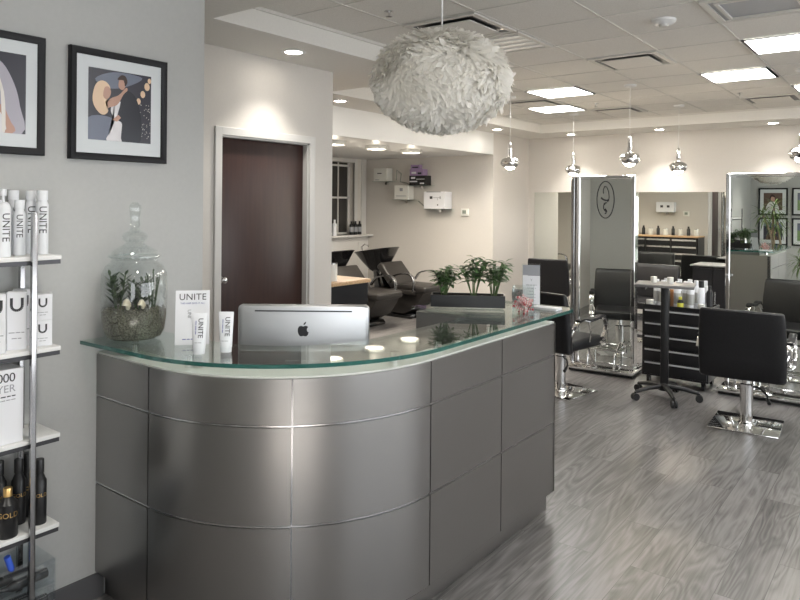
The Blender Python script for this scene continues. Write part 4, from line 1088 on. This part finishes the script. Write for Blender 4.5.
# ------------------------------------------------------------------ tool trolley with bottles
TX0, TX1, TY = -2.10, -1.52, 6.46
t = thing('tool_trolley', 'black drawer trolley crowded with bottles between the two mirror stations', 'trolley', ((TX0 + TX1) / 2, TY + .2, 0)); w_ = (TX1 - TX0) / 2
b = MB(); b.box((-w_, -.19, .08), (w_, .2, .70), bevel=.006); b.build('body', 'cart', t)
for k in range(5):
    z0 = .10 + k * .12
    b = MB(); b.box((-w_ + .012, -.202, z0), (w_ - .012, -.191, z0 + .114), bevel=.002); d_ = b.build('drawer', 'cart', t)
    if k > 0 or True:
        b = MB(); b.box((-w_ + .03, -.210, z0 + .096), (w_ - .03, -.2025, z0 + .109)); b.build('handle', 'handlem', d_, smooth=False)
b = MB(); b.box((-w_, -.2, .701), (w_, -.19, .735)); b.box((-w_, .19, .701), (w_, .2, .735)); b.box((-w_, -.19, .701), (-w_ + .01, .19, .735)); b.box((w_ - .01, -.19, .701), (w_, .19, .735)); b.build('top_rim', 'cart', t, smooth=False)
for x in (-w_ + .05, w_ - .05):
    for y in (-.14, .15):
        b = MB(); b.cyl((x - .012, y, .035), (x + .012, y, .035), .034); b.box((x - .018, y - .015, .05), (x + .018, y + .015, .08)); b.build('caster', 'black', t)
def cc(r, h, cr, ch, m, cm, name, cat='bottle', label_m=None, k=1.0):
    r, h, cr, ch = r * k, h * k, cr * k, ch * k
    t = thing(name, '', cat); b = MB(); b.lathe([(.001, 0), (r, 0), (r, h - ch - .02), (cr, h - ch), (.001, h - ch)], seg=18); b.build('bottle_body', m, t)
    b = MB(); b.lathe([(.001, h - ch), (cr, h - ch), (cr, h), (.001, h)], seg=16); b.build('cap', cm, t)
    if label_m:
        b = MB(); b.lathe([(r + .0006, (h - ch) * .25), (r + .0006, (h - ch) * .7)], seg=18, cap=False); b.build('label_band', label_m, t)
    return t
g4 = 'product bottles on the tool trolley'
V = {'w': cc(.025, .21, .016, .035, 'plast', 'plast', 'white_bottle', label_m='lightlam', k=1.22), 'k': cc(.022, .18, .012, .03, 'black', 'black', 'black_bottle', k=1.22), 'a': cc(.024, .17, .014, .03, 'amber', 'plast', 'amber_bottle', k=1.22),
     's': cc(.026, .22, .018, .05, 'plast', 'black', 'spray_bottle', k=1.22), 'j': cc(.032, .07, .033, .02, 'off', 'off', 'cream_jar', 'jar'), 'y': cc(.022, .10, .012, .02, 'black', 'yel', 'yellow_labelled_bottle', label_m='yel', k=1.22)}
lst = [('w', -.20, -.05), ('w', -.13, -.10), ('a', -.07, -.02), ('w', .0, -.11), ('w', .06, -.06), ('w', -.03, .08), ('k', -.085, -.13), ('y', .04, -.155), ('w', .12, -.12), ('w', .12, .06), ('w', .19, .10), ('s', .19, -.04), ('k', .245, .03), ('j', -.24, -.13), ('w', .05, .12), ('j', .22, -.14), ('w', -.16, .1)]
words_ = ['leftmost white bottle', 'second white bottle from the left', 'amber bottle', 'white bottle at the middle front', 'white bottle right of the middle', 'white bottle at the middle back', 'slim black bottle at the front', 'short black bottle with a yellow label', 'white bottle near the spray bottle', 'white bottle right of centre at the back', 'white bottle at the right back', 'white spray bottle with a black top', 'black bottle at the right end', 'small cream jar at the left front', 'white bottle in the back row middle', 'small cream jar at the right front', 'white bottle in the back row left']
seen = set()
for (k, dx, dy), wd in zip(lst, words_):
    loc = ((TX0 + TX1) / 2 + dx, TY + .2 + dy, .701); l = wd + ' on the black tool trolley'
    if k in seen: dup(V[k], loc, 0, l, g4)
    else: seen.add(k); V[k].location = loc; V[k]['label'] = l; V[k]['group'] = g4

# tray stand on casters
t = thing('tray_stand', 'black five-star tray stand on casters in front of the trolley', 'tray stand', (-1.775, 6.06, 0), R(12))
b = MB(); b.box((-.032, -.03, .10), (.032, .03, .955), bevel=.004); b.build('column', 'black', t)
b = MB(); b.lathe([(.001, .075), (.05, .075), (.05, .12), (.03, .14), (.001, .14)]); b.build('hub', 'black', t)
for k in range(5):
    a = R(-90 + 20) + 2 * PI * k / 5; c_, s_ = math.cos(a), math.sin(a)
    b = MB(); b.tube([(.03 * c_, .03 * s_, .11), (.15 * c_, .15 * s_, .10), (.27 * c_, .27 * s_, .072)], [.024, .02, .014], 10); lg = b.build('leg', 'black', t)
    b = MB(); px_, py_ = -s_, c_
    for e in (-.014, .014): b.cyl((.275 * c_ + px_ * (e - .008), .275 * s_ + py_ * (e - .008), .031), (.275 * c_ + px_ * (e + .008), .275 * s_ + py_ * (e + .008), .031), .030)
    b.cyl((.275 * c_, .275 * s_, .031), (.275 * c_, .275 * s_, .075), .008); b.build('caster', 'black', lg)
b = MB(); b.box((-.235, -.15, .957), (.235, .17, .982), bevel=.006); b.build('tray', 'lam', t)
b = MB(); b.box((-.19, -.10, .93), (-.15, .10, .957)); b.build('tray_bracket', 'black', t, smooth=False)
c_ = cc(.026, .05, .026, .004, 'off', 'off', 'small_cup', 'cup'); c_.location = (-1.75, 6.12, .982); c_['label'] = 'small white cup on the tray stand, right one'; c_['group'] = 'cups on the tray stand'
dup(c_, (-1.88, 6.09, .982), 0, 'small white cup on the tray stand, left one', 'cups on the tray stand')

# cabinet at the back
t = thing('side_cabinet', 'black cabinet with a pale top behind the tool trolley', 'cabinet', (-2.08, 9.25, 0))
b = MB(); b.box((-.23, -.22, .05), (.23, .22, .90)); b.build('body', 'cart', t, smooth=False)
b = MB(); b.box((-.26, -.25, .901), (.26, .25, .92), bevel=.004); b.build('top', 'lam', t)
for x in (-1, 1):
    b = MB(); b.box((-.22 if x < 0 else .005, -.232, .07), (-.005 if x < 0 else .22, -.221, .88)); d_ = b.build('door', 'cart', t, smooth=False)
    b = MB(); b.cyl((x * .03, -.24, .45), (x * .03, -.24, .6), .006); b.build('handle', 'silver', d_)
b = MB(); b.box((-.2, -.2, 0), (.2, .2, .05)); b.build('plinth', 'black', t, smooth=False)

# ------------------------------------------------------------------ colour bar behind the door wall corner
BX0, BX1, BY0, BY1 = -5.45, -3.82, 4.03, 4.57
BO = ((BX0 + BX1) / 2, (BY0 + BY1) / 2, 0)
t = thing('colour_bar_cabinet', 'black cabinet with light wooden top beside the door wall corner', 'cabinet', BO)
b = MB(BO); b.box((BX0, BY0, .0), (BX1, BY1 - .02, .965)); b.build('body', 'cart', t, smooth=False)
b = MB(BO); b.box((BX0 - .01, BY0 - .005, .966), (BX1 + .01, BY1 + .01, .996), bevel=.003); b.build('wooden_top', 'wood', t)
for c_ in range(3):
    x0 = BX0 + .02 + c_ * .535; x1 = x0 + .52
    for r_ in range(6):
        z0 = .06 + r_ * .148
        b = MB(BO); b.box((x0, BY1 - .019, z0), (x1, BY1 - .002, z0 + .14)); d_ = b.build('drawer', 'cart', t, smooth=False)
        b = MB(BO); b.box((x0 + .015, BY1 - .0015, z0 + .09), (x1 - .015, BY1 + .010, z0 + .128)); b.build('handle', 'silver', d_, smooth=False)
g5 = 'jars and bottles on the colour bar'
names = ['left end', 'second from the left end', 'third from the left end', 'middle left', 'middle', 'middle right', 'third from the right end', 'second from the right end', 'right end']
jar0 = cc(.05, .15, .05, .01, 'off', 'chrome', 'canister', 'canister'); j2 = cc(.035, .20, .02, .04, 'black', 'black', 'tall_bottle'); 
for i, nm in enumerate(names):
    x = BX1 - .12 - i * .16; s_ = jar0 if i % 2 == 0 else j2; l = ('pale canister' if i % 2 == 0 else 'black bottle') + ' on the mirrored wooden cabinet top, ' + nm
    if i < 2: s_.location = (x, 4.22, .996); s_['label'] = l; s_['group'] = g5
    else: dup(s_, (x, 4.22, .996), 0, l, g5)
def thermostat(loc, rz, label):
    t = thing('thermostat', label, 'thermostat', loc, rz); b = MB(); b.box((-.065, -.03, -.055), (.065, -.001, .055), bevel=.006); b.build('housing', 'off', t)
    b = MB(); b.box((-.035, -.032, -.022), (.03, -.0302, .03)); b.build('display', 'lcd', t, smooth=False); return t
thermostat((-5.50, YA, 1.52), 0, 'small white thermostat on the wall right of the boxes')
thermostat((-4.2, 4.017, 1.47), PI, 'small white thermostat above the wooden cabinet seen in the back wall mirror')

def box_shelf(xc, z, w_, yw, rz, label):
    t = thing('wall_shelf', label, 'wall shelf', (xc, yw, z), rz, 'small glass wall shelves'); b = MB(); b.box((-w_ / 2, -.2, -.008), (w_ / 2, -.001, 0)); b.build('shelf_glass', ['glasst'], t, smooth=False)
    b = MB(); b.lathe([(.001, 0), (.022, 0), (.022, .06), (.001, .06)], (0, 0, 0), 16, mtx=Matrix.Rotation(R(90), 4, 'X')); o = b.build('bracket', 'chrome', t); o.location = (0, -.001, -.031); return t
# direct view, alcove back wall
box_shelf(-6.98, 1.995, .36, YA, 0, 'highest left glass shelf on the wash area wall with a white box'); box_shelf(-6.26, 1.925, .40, YA, 0, 'glass shelf holding the dark and purple boxes'); box_shelf(-6.55, 1.705, .40, YA, 0, 'middle glass shelf on the wash area wall with a white box'); box_shelf(-5.92, 1.565, .45, YA, 0, 'lowest right glass shelf with the big white box')
def wbox(name, c, s_, m, label, prints=None, rz=0, grp='boxes on the wash area wall'):
    t = thing(name, label, 'box', c, rz, grp); b = MB(); b.box((-s_[0] / 2, -s_[1] / 2, 0), (s_[0] / 2, s_[1] / 2, s_[2]), bevel=.002, seg=1); b.build('carton', m, t, smooth=False)
    if prints:
        b = MB(); y = -s_[1] / 2 - .001
        for x0, z0, x1, z1, mi in prints: b.quad((x0, y, z0), (x1, y, z0), (x1, y, z1), (x0, y, z1), mi=mi)
        b.build('print', ['ink', 'inkg', 'card'], t, smooth=False, recalc=False)
    return t
wbox('white_carton', (-7.01, YA - .1, 1.996), (.27, .15, .21), 'off', 'white box on the highest left wall shelf', [(-.06, .12, .03, .135, 0), (-.1, .02, -.02, .03, 1)])
wbox('white_carton', (-6.58, YA - .1, 1.706), (.27, .15, .22), 'off', 'white box on the middle wall shelf', [(-.03, .13, .03, .18, 1), (-.1, .05, .1, .06, 1)])
wbox('large_white_carton', (-5.92, YA - .12, 1.566), (.38, .20, .26), 'card', 'big white box printed with a dryer drawing on the lowest wall shelf', [(-.08, .15, -.03, .19, 0), (-.02, .165, .10, .172, 1), (.06, .13, .067, .165, 1), (.10, .15, .12, .19, 1), (-.14, .25, .12, .262, 1), (.055, .05, .075, .07, 0)])
wbox('black_carton', (-6.27, YA - .1, 1.926), (.31, .15, .15), 'black', 'black patterned box under the purple ones on the wall shelf', [(-.15, .05, 0, .07, 2), (-.02, .09, .14, .10, 2), (.05, .02, .13, .04, 2), (-.12, .10, -.04, .13, 2)])
wbox('purple_carton', (-6.30, YA - .1, 2.076), (.25, .13, .10), 'purple', 'purple box stacked on the black box', [(-.09, .03, .0, .06, 2), (.03, .02, .1, .05, 0)])
wbox('purple_carton', (-6.34, YA - .1, 2.176), (.15, .11, .07), 'purple', 'smaller purple box on top of the stack', [(-.05, .02, .05, .04, 0)], .2)
b = MB((-6.5, YA - .01, 1.7)); 
for pts in ([(-6.80, YA - .02, 2.02), (-6.76, YA - .06, 2.18), (-6.70, YA - .02, 2.12), (-6.72, YA - .02, 1.99), (-6.60, YA - .01, 1.97), (-6.46, YA - .01, 1.90)], [(-6.36, YA - .01, 1.68), (-6.25, YA - .01, 1.60), (-6.13, YA - .01, 1.56)]):
    b.tube(pts, .006, 8)
tag(b.build('power_cord', 'lcd'), 'thin cable looping along the wall between the box shelves', 'cable')
# the partition wall behind the colour bar (seen in the back mirror)
box_shelf(-4.6, 1.50, .45, 4.017, PI, 'glass shelf above the wooden cabinet seen in the mirror')
wbox('white_carton', (-4.6, 4.13, 1.501), (.38, .18, .22), 'card', 'white box on the shelf above the wooden cabinet seen in the mirror', [(-.1, .1, -.04, .15, 0), (.04, .1, .1, .15, 0)], PI, 'boxes above the colour bar')
# bottles on the window sill
g6 = 'bottles on the wash area window sill'
sw = cc(.035, .25, .016, .05, 'plast', 'plast', 'white_bottle'); sw.location = (XW + .06, 7.86, WZ0); sw['label'] = 'nearer white pump bottle on the window sill'; sw['group'] = g6
dup(sw, (XW + .06, 7.98, WZ0), 0, 'farther white pump bottle on the window sill', g6); dup(sw, (XW + .06, 7.74, WZ0), 0, 'white bottle cut by the door wall corner on the window sill', g6)
sk = cc(.034, .22, .016, .04, 'black', 'black', 'dark_bottle', label_m='inkg')
for i, (y, l) in enumerate(((8.38, 'left'), (8.48, 'middle'), (8.58, 'right'))):
    l = l + ' one of the three dark bottles on the window sill'
    if i == 0: sk.location = (XW + .06, y, WZ0); sk['label'] = l; sk['group'] = g6
    else: dup(sk, (XW + .06, y, WZ0), 0, l, g6)

# ------------------------------------------------------------------ wash units (facing +Y locally, turned to face +X)
def wash_unit():
    t = thing('shampoo_chair', '', 'shampoo chair')
    b = MB(); b.prism([(-.72, 0), (.12, 0), (.14, .03), (.10, .07), (-.70, .09)], -.22, .22, axis='x'); b.build('base', 'gloss', t)
    b = MB(); b.prism([(-.60, .09), (.02, .07), (.20, .16), (.30, .30), (.36, .40), (-.30, .38), (-.58, .40)], -.25, .25, axis='x'); b.build('skirt', 'leatherg', t)
    b = MB(); b.box((-.27, -.16, .38), (.27, .40, .48), bevel=.035, seg=4); b.build('seat', 'leatherg', t)
    b = MB(); mt = Matrix.Translation((0, -.17, .44)) @ Matrix.Rotation(R(42), 4, 'X'); b.box((-.26, -.06, 0), (.26, .05, .42), bevel=.03, mtx=mt, seg=3); b.build('backrest', 'leatherg', t)
    for s_ in (-1, 1):
        x = s_ * .31; b = MB()
        pts = []
        for p in [(x, -.20, .50), (x, -.12, .60), (x, .0, .64), (x, .12, .65), (x, .20, .62), (x, .235, .55), (x, .235, .44), (x, .23, .40)]: pts.append(p)
        V_ = [Vector(p) for p in pts]; Q = []
        for i in range(len(V_) - 1):
            p0, p1, p2, p3 = V_[max(i - 1, 0)], V_[i], V_[i + 1], V_[min(i + 2, len(V_) - 1)]
            for j in range(4):
                u = j / 4; Q.append(.5 * ((2 * p1) + (-p0 + p2) * u + (2 * p0 - 5 * p1 + 4 * p2 - p3) * u * u + (-p0 + 3 * p1 - 3 * p2 + p3) * u ** 3))
        b.tube(Q + [V_[-1]], 0, flat=(.028, .010)); arm = b.build('armrest', 'chromed', t)
        b = MB(); b.box((x - .02, -.16, .36), (x + .02, .26, .42), bevel=.01); b.build('arm_base', 'leatherg', arm)
    # basin
    mt = Matrix.Translation((0, -.66, .72)) @ Matrix.Rotation(R(9), 4, 'X')
    b = MB(); rings = []
    prof = [(.08, -.10, .0), (.12, -.06, .0), (.20, .07, 0), (.27, .20, .0), (.285, .215, 0), (.275, .225, 0), (.255, .20, 0), (.19, .07, 0), (.10, -.03, 0), (.001, -.04, 0)]
    for r_, z, _ in prof:
        rg = []
        for k in range(36):
            a = 2 * PI * k / 36; rx = r_ * .92; ry = r_ * 1.18; e = .6
            px_ = rx * math.copysign(abs(math.cos(a)) ** e, math.cos(a)); py_ = ry * math.copysign(abs(math.sin(a)) ** e, math.sin(a))
            rg.append(mt @ Vector((px_, py_, z)))
        rings.append(rg)
    b.loft(rings); b.build('basin', 'gloss', t)
    b = MB(); b.tube([(0, -.56, .38), (0, -.62, .58), (0, -.66, .66)], [.14, .11, .09], 20); b.build('basin_stem', 'gloss', t)
    b = MB(); q = [mt @ Vector(v) for v in ((.06, -.24, .20), (.06, -.24, .30), (.05, -.18, .33), (.04, -.12, .29))]; b.tube(q, .01, 10); b.cyl(mt @ Vector((-.05, -.25, .2)), mt @ Vector((-.05, -.25, .26)), .014); b.build('tap', 'chrome', t)
    return t
WU = wash_unit(); WU.location = (-5.95, 8.12, 0); WU.rotation_euler = (0, 0, R(-90)); WU['label'] = 'black shampoo chair with basin, nearest the back wall of the wash area'; WU['group'] = 'shampoo chairs'
dup(WU, (-5.98, 7.12, 0), R(-90), 'black shampoo chair partly hidden behind the wooden-topped cabinet', 'shampoo chairs')

# ------------------------------------------------------------------ dracaenas seen in the right mirror
def dracaena(loc, canes, label, seed):
    rr = random.Random(seed); t = thing('dracaena_plant', label, 'plant', loc, 0, 'tall cane plants by the front wall')
    b = MB(); b.lathe([(.001, 0), (.13, 0), (.17, .30), (.18, .31), (.165, .31), (.15, .27), (.001, .27)]); b.build('pot', 'off', t)
    b = MB(); b.lathe([(.001, .271), (.155, .271), (.155, .28), (.001, .285)]); b.build('soil', 'dirt', t)
    for pts in canes:
        b = MB(); n = len(pts); V_ = [Vector(p) for p in pts]; b.tube(V_, [.024 - .008 * i / n for i in range(n)], 10); cn = b.build('cane', 'bark', t)
        l = MB()
        for k in range(46):
            a = k * 2.4; f = k / 45; p = V_[-1] + (V_[-1] - V_[-2]).normalized() * (.06 - f * .16)
            leafshape(l, p, (math.cos(a), math.sin(a), 1.5 - 1.7 * f), rr.uniform(.22, .33), .010, droop=1.1 + f, K=7, fold=.15)
        l.build('leaves', 'leafy', cn, recalc=False)
dracaena((-2.18, -.55, 0), [[(0, 0, .27), (.01, 0, .8), (-.02, .02, 1.3), (.0, 0, 1.62)], [(.05, .02, .27), (.12, .0, .6), (.10, 0, 1.0), (.06, .05, 1.38)]], 'tall cane plant with spiky leaves before the framed photographs', 21)
dracaena((-1.62, -.60, 0), [[(0, 0, .27), (.0, 0, .55), (-.05, .02, .8), (-.02, .05, 1.05)], [(-.05, 0, .27), (-.12, .0, .5), (-.15, .1, .66)]], 'shorter cane plant right of the tall one in the mirror', 22)
dracaena((-2.31, -1.14, 0), [[(0, 0, .27), (.03, .05, .7), (.02, .12, 1.05), (-.06, .16, 1.32), (-.12, .18, 1.48)]], 'leaning cane plant by the retail shelf end', 23)
